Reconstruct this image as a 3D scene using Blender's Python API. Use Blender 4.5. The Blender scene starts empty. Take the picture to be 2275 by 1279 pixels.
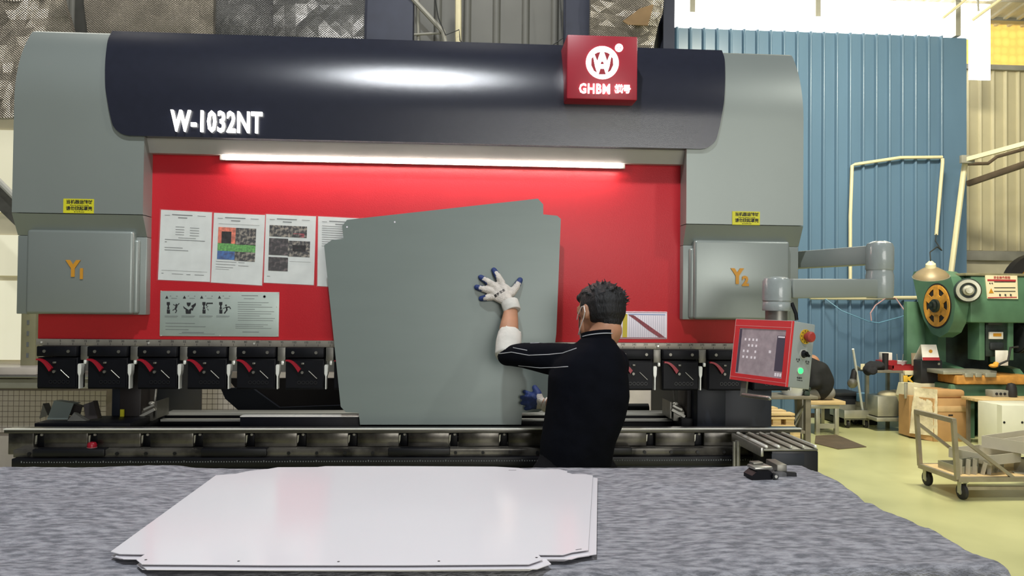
import bpy, bmesh, math, random
from mathutils import Vector, Matrix, noise as mnoise
random.seed(7)
SC = bpy.context.scene
COL = SC.collection
# ------------------------------------------------------------------ camera
F, CAMH = 1700.0, 1.45
YAW, PITCH, ROLL = math.radians(3.7), math.radians(1.03), math.radians(0.57)
cam = bpy.data.cameras.new('camera'); camo = bpy.data.objects.new('camera', cam); COL.objects.link(camo)
cam.sensor_width = 36.0; cam.lens = F / 2275.0 * 36.0; cam.clip_start = 0.05; cam.clip_end = 200
RM = Matrix.Rotation(-YAW, 3, 'Z') @ Matrix.Rotation(math.pi / 2 + PITCH, 3, 'X') @ Matrix.Rotation(ROLL, 3, 'Z')
camo.matrix_world = Matrix.Translation((0, 0, CAMH)) @ RM.to_4x4()
SC.camera = camo
# ------------------------------------------------------------------ world, lamps, exposure
w = bpy.data.worlds.new('hall_ambient'); SC.world = w; w.use_nodes = True
w.node_tree.nodes['Background'].inputs[0].default_value = (0.86, 0.93, 1.0, 1)
w.node_tree.nodes['Background'].inputs[1].default_value = 0.12
SC.view_settings.view_transform = 'Standard'; SC.view_settings.look = 'None'
SC.view_settings.gamma = 1.0; SC.view_settings.use_curve_mapping = False
SC.view_settings.exposure = 0.0
def area(name, loc, target, sx, sy, power, col=(1, 1, 1)):
    l = bpy.data.lights.new(name, 'AREA'); l.shape = 'RECTANGLE'; l.size = sx; l.size_y = sy; l.energy = power; l.color = col
    o = bpy.data.objects.new(name, l); COL.objects.link(o); o.location = loc
    o.rotation_euler = (Vector(target) - Vector(loc)).to_track_quat('-Z', 'Y').to_euler()
    return o
area('high_bay_and_fill', (-0.45, 0.5, 5.6), (-0.35, 2.6, 0), 0.20, 0.20, 150, (0.92, 0.96, 1.0))
area('hall_door_daylight', (3.3, -9.0, 2.7), (0.6, 3.0, 1.4), 5.4, 3.6, 430, (1.0, 0.98, 0.93))
area('high_bay_and_fill', (4.2, 0.6, 5.6), (2.2, 2.8, 0), 0.32, 0.32, 80, (1.0, 0.98, 0.92))  # added fill that brightens the right column; no lamp known here
area('rear_aisle_lamp_and_fill', (0.1, 5.2, 5.6), (-0.2, 4.2, 0), 0.6, 0.3, 55, (1.0, 0.97, 0.92))  # added fill to brighten the back gauge from above and behind
area('rear_aisle_lamp_and_fill', (-3.0, 5.1, 5.6), (-2.6, 5.6, 0), 0.6, 0.3, 50, (1.0, 0.95, 0.86))
area('bay_lamp_over_small_presses', (3.9, 6.0, 5.3), (5.4, 8.2, 0.6), 1.2, 0.8, 330, (1.0, 0.95, 0.76))
# ------------------------------------------------------------------ helpers
def ray(x, y): return RM @ Vector(((x - 1137.5) / F, -(y - 639.5) / F, -1.0))
CAMP = Vector((0, 0, CAMH))
def PY(x, y, Y): d = ray(x, y); return CAMP + d * (Y / d.y)
def PZ(x, y, Z): d = ray(x, y); return CAMP + d * ((Z - CAMH) / d.z)
def PX(x, y, X): d = ray(x, y); return CAMP + d * (X / d.x)
def V(*a): return Vector(a)
def lin(c):
    return tuple(((v / 255) / 12.92 if v / 255 <= 0.04045 else ((v / 255 + 0.055) / 1.055) ** 2.4) for v in c)
MATS = {}
def mat(name, rgb, rough=0.5, metal=0.0, var=0.08, vscale=6.0, bump=0.0, bscale=60.0, emit=0.0, spec=0.5, stretch=None, dark=None, thr=None, coat=0.0, aniso=0.0, alpha=1.0, trans=0.0):
    m = bpy.data.materials.new(name); m.use_nodes = True; nt = m.node_tree; N = nt.nodes; L = nt.links
    b = N['Principled BSDF']; c = lin(rgb)
    b.inputs['Roughness'].default_value = rough; b.inputs['Metallic'].default_value = metal
    b.inputs['Specular IOR Level'].default_value = spec
    b.inputs['Coat Weight'].default_value = coat
    b.inputs['Alpha'].default_value = alpha
    b.inputs['Transmission Weight'].default_value = trans
    tc = N.new('ShaderNodeTexCoord'); mp = N.new('ShaderNodeMapping'); L.new(tc.outputs['Object'], mp.inputs[0])
    if stretch: mp.inputs['Scale'].default_value = stretch
    nz = N.new('ShaderNodeTexNoise'); nz.inputs['Scale'].default_value = vscale; nz.inputs['Detail'].default_value = 5
    L.new(mp.outputs[0], nz.inputs['Vector'])
    rp = N.new('ShaderNodeValToRGB'); L.new(nz.outputs['Fac'], rp.inputs[0])
    lo = dark and lin(dark) or tuple(v * (1 - var * 2) for v in c); hi = dark and c or tuple(min(1, v * (1 + var * 2)) for v in c)
    e = rp.color_ramp.elements; t = thr or (0.3, 0.7)
    e[0].position, e[1].position = t; e[0].color = (*lo, 1); e[1].color = (*hi, 1)
    L.new(rp.outputs[0], b.inputs['Base Color'])
    if bump:
        n2 = N.new('ShaderNodeTexNoise'); n2.inputs['Scale'].default_value = bscale; n2.inputs['Detail'].default_value = 3
        L.new(mp.outputs[0], n2.inputs['Vector'])
        bp = N.new('ShaderNodeBump'); bp.inputs['Strength'].default_value = bump; bp.inputs['Distance'].default_value = 0.01
        L.new(n2.outputs['Fac'], bp.inputs['Height']); L.new(bp.outputs[0], b.inputs['Normal'])
    if emit:
        b.inputs['Emission Strength'].default_value = emit; b.inputs['Emission Color'].default_value = (*c, 1)
    MATS[name] = m
    return m
class MB:
    def __init__(s, M=None): s.v = []; s.f = []; s.M = M
    def add(s, vs, fs):
        k = len(s.v)
        s.v += [(s.M @ Vector(p)) if s.M else Vector(p) for p in vs]
        s.f += [tuple(i + k for i in f) for f in fs]; return s
    def box(s, x0, x1, y0, y1, z0, z1, bev=0.0, seg=2):
        if x0 > x1: x0, x1 = x1, x0
        if y0 > y1: y0, y1 = y1, y0
        if z0 > z1: z0, z1 = z1, z0
        if not bev:
            return s.add([(x0, y0, z0), (x1, y0, z0), (x1, y1, z0), (x0, y1, z0), (x0, y0, z1), (x1, y0, z1), (x1, y1, z1), (x0, y1, z1)],
                         [(3, 2, 1, 0), (4, 5, 6, 7), (0, 1, 5, 4), (1, 2, 6, 5), (2, 3, 7, 6), (3, 0, 4, 7)])
        bm = bmesh.new(); bmesh.ops.create_cube(bm, size=1)
        for v in bm.verts: v.co = Vector(((x0 + x1) / 2 + v.co.x * (x1 - x0), (y0 + y1) / 2 + v.co.y * (y1 - y0), (z0 + z1) / 2 + v.co.z * (z1 - z0)))
        bev = min(bev, 0.45 * min(x1 - x0, y1 - y0, z1 - z0))
        bmesh.ops.bevel(bm, geom=bm.edges[:], offset=bev, segments=seg, affect='EDGES', profile=0.5)
        bm.verts.index_update(); s.add([v.co.copy() for v in bm.verts], [tuple(v.index for v in f.verts) for f in bm.faces]); bm.free(); return s
    def obox(s, p0, p1, w, h, up=(0, 0, 1), bev=0.0):
        p0, p1 = Vector(p0), Vector(p1); d = p1 - p0; L = d.length; d.normalize(); u = Vector(up)
        sd = d.cross(u)
        if sd.length < 1e-4: u = Vector((0, 1, 0)); sd = d.cross(u)
        sd.normalize(); u = sd.cross(d)
        M = Matrix((sd, d, u)).transposed().to_4x4(); M.translation = p0
        t = MB(M); t.box(-w / 2, w / 2, 0, L, -h / 2, h / 2, bev); return s.add(t.v, t.f)
    def cyl(s, p0, p1, r0, r1=None, n=16):
        r1 = r0 if r1 is None else r1
        p0, p1 = Vector(p0), Vector(p1); d = (p1 - p0).normalized()
        a = d.orthogonal().normalized(); b = d.cross(a); vs = []
        for i in range(n):
            t = 2 * math.pi * i / n; u = a * math.cos(t) + b * math.sin(t); vs += [p0 + u * r0, p1 + u * r1]
        fs = [(2 * i, 2 * ((i + 1) % n), 2 * ((i + 1) % n) + 1, 2 * i + 1) for i in range(n)]
        fs += [tuple(2 * i for i in reversed(range(n))), tuple(2 * i + 1 for i in range(n))]
        return s.add(vs, fs)
    def tube(s, pts, r, n=8, closed=False):
        pts = [Vector(p) for p in pts]; rs = r if isinstance(r, (list, tuple)) else [r] * len(pts)
        vs = []; prev = None
        for i, p in enumerate(pts):
            d = (pts[min(i + 1, len(pts) - 1)] - pts[max(i - 1, 0)])
            if d.length < 1e-9: d = Vector((0, 0, 1))
            d.normalize()
            a = d.orthogonal().normalized() if prev is None else (prev - d * prev.dot(d))
            if a.length < 1e-5: a = d.orthogonal()
            a.normalize(); prev = a; b = d.cross(a)
            for k in range(n):
                t = 2 * math.pi * k / n; vs.append(p + (a * math.cos(t) + b * math.sin(t)) * rs[i])
        fs = []
        for i in range(len(pts) - 1):
            for k in range(n): fs.append((i * n + k, i * n + (k + 1) % n, (i + 1) * n + (k + 1) % n, (i + 1) * n + k))
        fs += [tuple(reversed(range(n))), tuple((len(pts) - 1) * n + k for k in range(n))]
        return s.add(vs, fs)
    def prism(s, pts, ext):
        pts = [Vector(p) for p in pts]; e = Vector(ext); n = len(pts)
        return s.add(pts + [p + e for p in pts], [tuple(reversed(range(n))), tuple(range(n, 2 * n))] + [(i, (i + 1) % n, n + (i + 1) % n, n + i) for i in range(n)])
    def lathe(s, prof, o, ax=(0, 0, 1), n=24, cap=True):
        o = Vector(o); d = Vector(ax).normalized(); a = d.orthogonal().normalized(); b = d.cross(a); vs = []
        for r, h in prof:
            for k in range(n):
                t = 2 * math.pi * k / n; vs.append(o + d * h + (a * math.cos(t) + b * math.sin(t)) * max(r, 1e-5))
        m = len(prof); fs = [(i * n + k, i * n + (k + 1) % n, (i + 1) * n + (k + 1) % n, (i + 1) * n + k) for i in range(m - 1) for k in range(n)]
        if cap: fs += [tuple(reversed(range(n))), tuple((m - 1) * n + k for k in range(n))]
        return s.add(vs, fs)
    def ell(s, c, r, R=None, nu=14, nv=10):
        c = Vector(c); vs = []
        for j in range(nv + 1):
            p = math.pi * j / nv
            for i in range(nu):
                t = 2 * math.pi * i / nu; q = Vector((r[0] * math.sin(p) * math.cos(t), r[1] * math.sin(p) * math.sin(t), r[2] * math.cos(p)))
                vs.append(c + (R @ q if R else q))
        return s.add(vs, [(j * nu + i, (j + 1) * nu + i, (j + 1) * nu + (i + 1) % nu, j * nu + (i + 1) % nu) for j in range(nv) for i in range(nu)])
    def grid(s, fn, nu, nv):
        vs = [fn(i / nu, j / nv) for j in range(nv + 1) for i in range(nu + 1)]; k = nu + 1
        return s.add(vs, [(j * k + i, j * k + i + 1, (j + 1) * k + i + 1, (j + 1) * k + i) for j in range(nv) for i in range(nu)])
    def capsule(s, p0, p1, r0, r1, n=14):
        p0, p1 = Vector(p0), Vector(p1); d = p1 - p0; L = d.length; prof = []
        for i in range(5): a = math.pi / 2 * i / 4; prof.append((r0 * math.sin(a), -r0 * math.cos(a)))
        for i in range(5): a = math.pi / 2 * i / 4; prof.append((r1 * math.cos(a), L + r1 * math.sin(a)))
        return s.lathe(prof, p0, d, n)
def text_mb(body, size, ext, o, ux, uy, align='CENTER', bold=0.0, mb=None, shear=0.0, sx=1.0, space=1.0):
    cu = bpy.data.curves.new('t', 'FONT'); cu.body = body; cu.size = size; cu.extrude = ext; cu.align_x = align; cu.align_y = 'CENTER'; cu.resolution_u = 2; cu.offset = bold; cu.shear = shear; cu.space_character = space
    ob = bpy.data.objects.new('t', cu); me = bpy.data.meshes.new_from_object(ob)
    ux, uy = Vector(ux).normalized(), Vector(uy).normalized(); uz = ux.cross(uy)
    mb = mb or MB()
    mb.add([Vector(o) + ux * v.co.x * sx + uy * v.co.y + uz * v.co.z for v in me.vertices], [tuple(p.vertices) for p in me.polygons])
    bpy.data.objects.remove(ob); bpy.data.curves.remove(cu); bpy.data.meshes.remove(me)
    return mb
WL = {}
def setp(o, label, cat, group, kind):
    if label: o['label'] = label
    if cat: o['category'] = cat
    if group: o['group'] = group
    if kind: o['kind'] = kind
def thing(name, loc, label, cat, group=None):
    o = bpy.data.objects.new(name, None); COL.objects.link(o); o.location = loc; o.empty_display_size = 0.05
    WL[o.name] = Vector(loc); setp(o, label, cat, group, None); return o
def obj(name, mb, m, parent=None, label=None, cat=None, group=None, kind=None, smooth=35, origin=None):
    vs = mb.v
    if origin is None:
        lo = [min(v[i] for v in vs) for i in range(3)]; hi = [max(v[i] for v in vs) for i in range(3)]
        origin = Vector(((lo[0] + hi[0]) / 2, (lo[1] + hi[1]) / 2, lo[2]))
    origin = Vector(origin)
    me = bpy.data.meshes.new(name); me.from_pydata([tuple(v - origin) for v in vs], [], mb.f); me.update()
    bm = bmesh.new(); bm.from_mesh(me); bmesh.ops.recalc_face_normals(bm, faces=bm.faces[:]); bm.to_mesh(me); bm.free()
    if smooth: me.shade_smooth(); me.set_sharp_from_angle(angle=math.radians(smooth))
    mm = MATS[m] if isinstance(m, str) else m
    if mm: me.materials.append(mm)
    o = bpy.data.objects.new(name, me); COL.objects.link(o); WL[o.name] = origin
    if parent: o.parent = parent; o.location = origin - WL[parent.name]
    else: o.location = origin
    setp(o, label, cat, group, kind); return o
def inst(src, loc, parent=None, name=None):
    o = src.copy()
    if name: o.name = name
    COL.objects.link(o); loc = Vector(loc); WL[o.name] = loc
    o.parent = parent; o.location = loc - (WL[parent.name] if parent else Vector((0, 0, 0)))
    return o
def copy_tree(o, delta, parent=None, label=None):
    c = inst(o, WL[o.name] + Vector(delta), parent)
    if label: c['label'] = label
    for ch in list(o.children): copy_tree(ch, delta, c)
    return c
def pp(pts, Y): return [PY(x, y, Y) for x, y in pts]
# ------------------------------------------------------------------ materials
mat('floor_epoxy', (204, 203, 148), 0.30, var=0.10, vscale=0.9, bump=0.05, bscale=8, dark=(176, 176, 126), thr=(0.35, 0.62))
mat('steel_cover_grey', (144, 151, 146), 0.42, metal=0.4, var=0.015, vscale=3, bump=0.03, bscale=500)
mat('steel_cover_lower', (144, 151, 146), 0.38, metal=0.4, var=0.015, vscale=3, bump=0.03, bscale=500)
mat('hood_navy', (30, 32, 45), 0.24, var=0.04, vscale=30, bump=0.08, bscale=420, spec=0.9)
mat('ram_red', (196, 33, 44), 0.42, var=0.02, vscale=4, bump=0.10, bscale=330)
mat('logo_red', (158, 28, 46), 0.40, var=0.02)
mat('pendant_red', (222, 58, 62), 0.4, var=0.02)
mat('fascia_metal', (172, 170, 166), 0.35, metal=0.2, var=0.03)
mat('brushed_steel', (168, 166, 158), 0.28, metal=0.7, var=0.06, stretch=(1, 8, 8))
mat('bright_steel', (232, 230, 218), 0.22, metal=0.45, var=0.02)
mat('dull_steel', (128, 126, 118), 0.42, metal=0.8, var=0.10, vscale=14)
mat('oily_steel', (112, 108, 100), 0.25, metal=0.5, var=0.25, vscale=9, dark=(52, 50, 47), thr=(0.38, 0.6))
mat('rail_steel', (96, 94, 90), 0.30, metal=0.6, var=0.12, vscale=10)
mat('steel_glint_white', (240, 240, 230), 0.2, metal=0.2, var=0.02)  # near-white colour stands in for light reflected off steel rails, edges and pins
mat('black_oxide', (10, 11, 17), 0.45, metal=0.0, spec=0.2, var=0.12, vscale=20)
mat('black_bar', (12, 13, 18), 0.4, var=0.1)
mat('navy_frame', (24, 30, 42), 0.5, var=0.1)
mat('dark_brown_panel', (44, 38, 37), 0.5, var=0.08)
mat('lever_red', (150, 22, 38), 0.3, var=0.04)
mat('ruler_alu', (156, 150, 138), 0.35, metal=0.5, var=0.08, vscale=12)
mat('ink', (30, 30, 34), 0.6, var=0.02)
mat('ink_grey', (112, 116, 116), 0.7, var=0.1)
mat('white_lit', (255, 253, 246), 0.5, emit=2.6, var=0.0)
mat('led_tube', (255, 236, 226), 0.4, emit=55.0, var=0.0)
mat('sticker_yellow', (212, 206, 40), 0.5, var=0.03)
mat('letter_orange', (202, 142, 40), 0.5, var=0.05)
mat('plaque_alu', (172, 184, 176), 0.4, metal=0.25, var=0.05)
mat('chart_white', (232, 224, 232), 0.5, var=0.02)
mat('chart_yellow', (196, 176, 40), 0.5)
mat('chart_maroon', (132, 52, 62), 0.5, var=0.2, vscale=90)
mat('chart_line', (188, 182, 196), 0.6, var=0.02)
mat('chart_blue', (150, 166, 200), 0.6, var=0.02)
mat('paper', (214, 218, 214), 0.55, var=0.03, vscale=20)
mat('film', (236, 236, 236), 0.22, var=0.02, bump=0.6, bscale=38, alpha=0.07)
mat('photo_teal', (60, 120, 190), 0.5, var=0.4, vscale=60, dark=(30, 40, 90))
mat('photo_orange', (220, 110, 84), 0.5, var=0.3, vscale=60)
mat('photo_green', (110, 190, 90), 0.5, vscale=120, dark=(50, 110, 40))
mat('photo_dark', (150, 142, 128), 0.5, vscale=75, dark=(26, 26, 30), thr=(0.46, 0.62))
mat('photo_red', (158, 32, 54), 0.5, var=0.3, vscale=60)
mat('photo_black', (110, 96, 96), 0.5, vscale=60, dark=(24, 16, 20), thr=(0.5, 0.72))
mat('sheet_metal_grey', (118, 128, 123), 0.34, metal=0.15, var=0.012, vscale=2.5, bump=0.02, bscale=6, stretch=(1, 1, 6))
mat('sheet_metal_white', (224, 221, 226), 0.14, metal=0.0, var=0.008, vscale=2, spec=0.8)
mat('carpet_felt', (162, 162, 169), 0.95, var=0.3, vscale=70, bump=0.8, bscale=260, dark=(108, 109, 116), thr=(0.36, 0.64), stretch=(0.45, 1.2, 1))
mat('wood', (150, 120, 80), 0.6, var=0.15, vscale=8, stretch=(1, 10, 1))
mat('tile_white', (206, 196, 188), 0.3, var=0.05)
mat('grout', (140, 130, 120), 0.9, var=0.1)
mat('wall_grey_clad', (104, 104, 98), 0.55, var=0.06, vscale=2)
mat('wall_blue_clad', (96, 124, 148), 0.27, var=0.05, vscale=1.4, stretch=(1, 1, 0.3))
mat('wall_cream_clad', (206, 196, 160), 0.55, var=0.04, vscale=2)
mat('column_blue', (50, 54, 70), 0.5, var=0.08, vscale=5)
mat('beam_dark', (62, 62, 58), 0.6, var=0.1)
mat('roof_cream', (206, 198, 172), 0.6, var=0.05)
mat('pvc_cream', (226, 216, 176), 0.4, var=0.03)
mat('pvc_grey', (150, 148, 136), 0.5, var=0.05)
mat('brown_steel', (96, 82, 66), 0.5, var=0.1)
mat('wire_dark', (34, 36, 34), 0.5)
mat('wire_blue', (104, 150, 176), 0.5)
mat('wire_pink', (190, 150, 150), 0.5)
mat('cabinet_cream', (214, 206, 178), 0.5, var=0.03)
mat('post_olive', (150, 146, 116), 0.5, var=0.05)
mat('sky_pane', (255, 255, 250), 0.4, emit=7.0, var=0.0)
mat('frosted_pane', (226, 222, 196), 0.5, emit=0.55, var=0.02)
mat('kraft_brown', (150, 122, 86), 0.8, var=0.12)
def foil_mat(name, rgb, sc):
    m = mat(name, rgb, 0.34, metal=0.4, var=0.2, vscale=2.2); nt = m.node_tree; N = nt.nodes; L = nt.links
    tc = [n for n in N if n.type == 'TEX_COORD'][0]; hs = []
    for ang in (0.9, -0.9):
        mp = N.new('ShaderNodeMapping'); mp.inputs['Rotation'].default_value = (0, ang, 0); L.new(tc.outputs['Object'], mp.inputs[0])
        wv = N.new('ShaderNodeTexWave'); wv.bands_direction = 'X'; wv.inputs['Scale'].default_value = sc; wv.inputs['Distortion'].default_value = 1.2; wv.inputs['Detail'].default_value = 1; wv.inputs['Detail Scale'].default_value = 0.6
        L.new(mp.outputs[0], wv.inputs[0]); hs.append(wv)
    mx = N.new('ShaderNodeMath'); mx.operation = 'MAXIMUM'; L.new(hs[0].outputs['Fac'], mx.inputs[0]); L.new(hs[1].outputs['Fac'], mx.inputs[1])
    bp = N.new('ShaderNodeBump'); bp.inputs['Strength'].default_value = 1.0; bp.inputs['Distance'].default_value = 0.03
    L.new(mx.outputs[0], bp.inputs['Height']); L.new(bp.outputs[0], N['Principled BSDF'].inputs['Normal']); return m
foil_mat('foil', (172, 164, 152), 25)
foil_mat('foil_dim', (136, 136, 137), 25)
def yellow_pane():
    m = mat('amber_pane', (255, 206, 96), 0.4, var=0.0); nt = m.node_tree; N = nt.nodes; L = nt.links; b = N['Principled BSDF']
    tc = [n for n in N if n.type == 'TEX_COORD'][0]; vo = N.new('ShaderNodeTexVoronoi'); vo.inputs['Scale'].default_value = 8.5; vo.inputs['Randomness'].default_value = 0.25
    L.new(tc.outputs['Object'], vo.inputs['Vector']); rp = N.new('ShaderNodeValToRGB'); L.new(vo.outputs['Distance'], rp.inputs[0])
    e = rp.color_ramp.elements; e[0].position = 0.15; e[1].position = 0.6; e[0].color = (1, .72, .2, 1); e[1].color = (.62, .42, .13, 1)
    L.new(rp.outputs[0], b.inputs['Emission Color']); b.inputs['Emission Strength'].default_value = 0.7
yellow_pane()
# ------------------------------------------------------------------ setting
obj('floor', MB().box(-7, 14, -6, 12, -0.05, 0), 'floor_epoxy', kind='structure', label='pale green epoxy workshop floor with worn patches')
def ribbed(name, x0, x1, y, z0, z1, pitch, per, rib, h, m, wallname, label, backm):
    wl = obj(wallname, MB().box(x0, x1, y + 0.03, y + 0.10, z0, z1), backm, kind='structure', label=label)
    W = pitch * per; pr = []
    for k in range(per):
        b = k * pitch
        pr += [(b, 0), (b + pitch - rib * 2, 0)] + [(b + pitch - rib + rib * .8 * math.cos(math.pi - q * math.pi / 8), -h * (.25 + .75 * math.sin(q * math.pi / 8))) for q in range(9)]
    pr.append((W, 0)); mb = MB(); n = len(pr); zz = z1 - z0
    mb.add([(px, py, 0) for px, py in pr] + [(px, py, zz) for px, py in pr] , [(i, i + 1, n + i + 1, n + i) for i in range(n - 1)])
    mb.add([(px, py + 0.006, 0) for px, py in pr] + [(px, py + 0.006, zz) for px, py in pr] , [(i, i + 1, n + i + 1, n + i) for i in range(n - 1)])
    src = None; x = x0
    while x + W <= x1 + W * 0.55:
        if src is None:
            t = MB(); t.add([v + V(x, y, z0) for v in mb.v], mb.f); src = obj(name, t, m, wl, origin=(x, y, z0), smooth=40)
        else: inst(src, (x, y, z0), wl)
        x += W
    return wl
ribbed('cladding_sheet', -6.2, 1.8, 6.5, 0.85, 6.2, 0.25, 4, 0.035, 0.03, 'wall_grey_clad', 'wall_back', 'dim grey ribbed metal wall behind the press', 'wall_grey_clad')
ribbed('cladding_sheet', 1.85, 6.60, 9.6, 0.0, 4.985, 0.176, 5, 0.026, 0.042, 'wall_blue_clad', 'wall_right', 'blue ribbed metal wall under the bright window strip', 'wall_blue_clad')
ribbed('cladding_sheet', 7.05, 11.5, 10.5, 2.25, 4.86, 0.19, 5, 0.03, 0.03, 'wall_cream_clad', 'wall_far', 'cream ribbed metal wall at the far right', 'wall_cream_clad')
# blue patch sheets screwed low on the blue wall
for x0, y0, x1, y1 in ():
    a, b = PY(x0, y0, 9.55), PY(x1, y1, 9.55)
    obj('patch_sheet', MB().box(a.x, b.x, 9.545, 9.552, b.z, a.z), 'wall_blue_clad', bpy.data.objects['wall_right'])
# window strip over the blue wall
wn = obj('window_1', MB().box(2.60, 6.95, 9.66, 9.68, 4.99, 5.46), 'sky_pane', kind='structure', label='blown out daylight window strip above the blue wall')
for px in (1537, 1815, 2125):
    p = PY(px, 20, 9.6); obj('mullion', MB().box(p.x - .035, p.x + .035, 9.56, 9.65, 4.99 if px == 2125 else 5.18, 5.46), 'pvc_grey', wn)
obj('window_gap', MB().box(6.66, 6.95, 9.66, 9.68, 4.45, 4.99), 'sky_pane', wn)
# amber pane, its dark rail and the lower wall at far right
a, b = PY(2160, 28, 10.5), PY(2300, 141, 10.5)
obj('window_2', MB().box(7.2, 9.5, 10.5, 10.53, 4.9, 5.62), 'amber_pane', kind='structure', label='amber dimpled translucent panel glowing at the top right corner')
obj('trim_1', MB().box(7.0, 9.5, 10.42, 10.48, 4.84, 4.91), 'pvc_grey', kind='structure', label='grey metal rail under the amber panel')
obj('wall_far_lower', MB().box(7.05, 11.5, 10.45, 10.55, 0, 2.22), 'cabinet_cream', kind='structure', label='pale lower wall at the far right')
obj('trim_2', MB().box(7.05, 11, 10.38, 10.44, 2.10, 2.24, .01), 'pvc_grey', kind='structure', label='grey sill below the cream wall')
# roof
rf = obj('ceiling', MB().prism([(1.9, 6.6, 6.05), (1.9, 11, 5.45), (1.9, 11, 5.5), (1.9, 6.6, 6.1)], (10, 0, 0)), 'roof_cream', kind='structure', label='cream ribbed sheet roof seen from below at the right')
for k in range(46):
    x = 2.0 + k * 0.2; obj('roof_rib', MB().prism([(x, 6.6, 6.05), (x, 11, 5.45), (x, 11, 5.42), (x, 6.6, 6.02)], (0.05, 0, 0)), 'roof_cream', rf) if k == 0 else None
rsrc = bpy.data.objects['roof_rib']
for k in range(1, 46): inst(rsrc, WL['roof_rib'] + V(k * 0.2, 0, 0), rf)
obj('purlin', MB().box(1.9, 11, 9.4, 9.52, 5.44, 5.56), 'pvc_grey', rf)
obj('purlin', MB().box(6.6, 11, 10.3, 10.42, 5.50, 5.64), 'pvc_grey', rf)
tb = MB()
tb.tube([PY(2095, 40, 9.3), PY(2145, 0, 9.3)], .018); obj('roof_brace', tb, 'pvc_cream', label='short slanted roof brace by the window strip end', cat='pipe')
tb = MB(); tb.tube([PY(2160, 45, 9.2), PY(2235, -10, 9.0)], .02); obj('roof_brace', tb, 'pvc_cream', label='long slanted roof brace beside the amber panel', cat='pipe')
tb = MB(); tb.tube([PY(2172, -5, 9.2), PY(2174, 25, 9.2)], .012); obj('roof_rod', tb, 'pvc_grey', label='short hanging rod between the two slanted roof braces', cat='rod')
# tiled plinth wall behind the machine
tw = obj('wall_plinth', MB().box(-6.2, 1.8, 6.44, 6.56, 0, 0.85), 'grout', kind='structure', label='white mosaic tiled plinth wall seen under the clamps')
tsrc = None; P = 0.0425
def tiles(xa, ya, xb, yb):
    global tsrc
    a, b = PY(xa, ya, 6.43), PY(xb, yb, 6.43)
    nx, nz = int((b.x - a.x) / P), int((a.z - b.z) / P)
    for i in range(nx):
        for j in range(nz):
            p = V(a.x + (i + .5) * P, 6.436, a.z - (j + 1) * P)
            if tsrc is None: tsrc = obj('tile', MB().box(p.x - .0192, p.x + .0192, 6.430, 6.442, p.z, p.z + .0384), 'tile_white', tw, origin=p)
            else: inst(tsrc, p, tw)
tiles(-6, 866, 240, 966); tiles(425, 862, 575, 922)
obj('plinth_face', MB().box(-6.2, PY(-6, 900, 6.43).x, 6.432, 6.445, 0, 0.85), 'tile_white', tw)
obj('plinth_face', MB().box(-6.2, PY(240, 900, 6.43).x, 6.433, 6.445, 0, PY(0, 968, 6.43).z), 'tile_white', tw)
obj('plinth_face', MB().box(PY(575, 900, 6.43).x, 1.8, 6.433, 6.445, 0, .85), 'tile_white', tw)
# left window bay
a, b = PY(-60, 262, 6.3), PY(95, 812, 6.3)
wb = obj('window_3', MB().box(a.x, b.x, 6.36, 6.40, b.z, a.z + .6), 'cabinet_cream', kind='structure', label='cream window bay at the left edge behind the press')
def pane(xa, ya, xb, yb):
    p, q = PY(xa, ya, 6.3), PY(xb, yb, 6.3); obj('pane', MB().box(p.x, q.x, 6.34, 6.355, q.z, p.z), 'frosted_pane', wb)
pane(-50, 285, 32, 470); pane(-50, 520, 44, 612); pane(-50, 622, 46, 800)
p = PY(52, 625, 6.2); q = PY(80, 808, 6.2)
sp = obj('slotted_post', MB().box(p.x, q.x, 6.18, 6.24, q.z - .02, p.z + .35, .004), 'post_olive', label='olive slotted steel post left of the press frame', cat='post')
for k in range(7): obj('slot', MB().box((p.x + q.x) / 2 - .008, (p.x + q.x) / 2 + .008, 6.175, 6.181, q.z + .05 + k * .085, q.z + .085 + k * .085), 'ink_grey', sp)
p = PY(-40, 813, 6.1); q = PY(95, 830, 6.1); obj('trim_3', MB().box(p.x, q.x, 6.0, 6.4, q.z, p.z, .005), 'tile_white', kind='structure', label='white window sill at the left edge')
p = PY(-40, 833, 6.0); q = PY(110, 839, 6.0); obj('trim_4', MB().box(p.x, q.x + .5, 5.98, 6.03, q.z, p.z, .004), 'brushed_steel', kind='structure', label='bright steel edge strip under the white sill')
p = PY(-40, 841, 6.05); q = PY(110, 862, 6.05); obj('trim_5', MB().box(p.x, q.x + .5, 6.03, 6.4, q.z, p.z, .005), 'pvc_grey', kind='structure', label='grey ledge under the bright edge strip')
tb = MB(); tb.tube([PY(-20, 385, 5.6), PY(50, 455, 5.6)], .022); obj('slanted_pipe', tb, 'bright_steel', label='bright slanted pipe across the left window', cat='pipe')
tb = MB(); tb.obox(PY(-30, 405, 5.7), PY(60, 492, 5.7), .05, .14); obj('slanted_beam', tb, 'dull_steel', label='grey slanted beam below the bright pipe at left', cat='beam')
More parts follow.
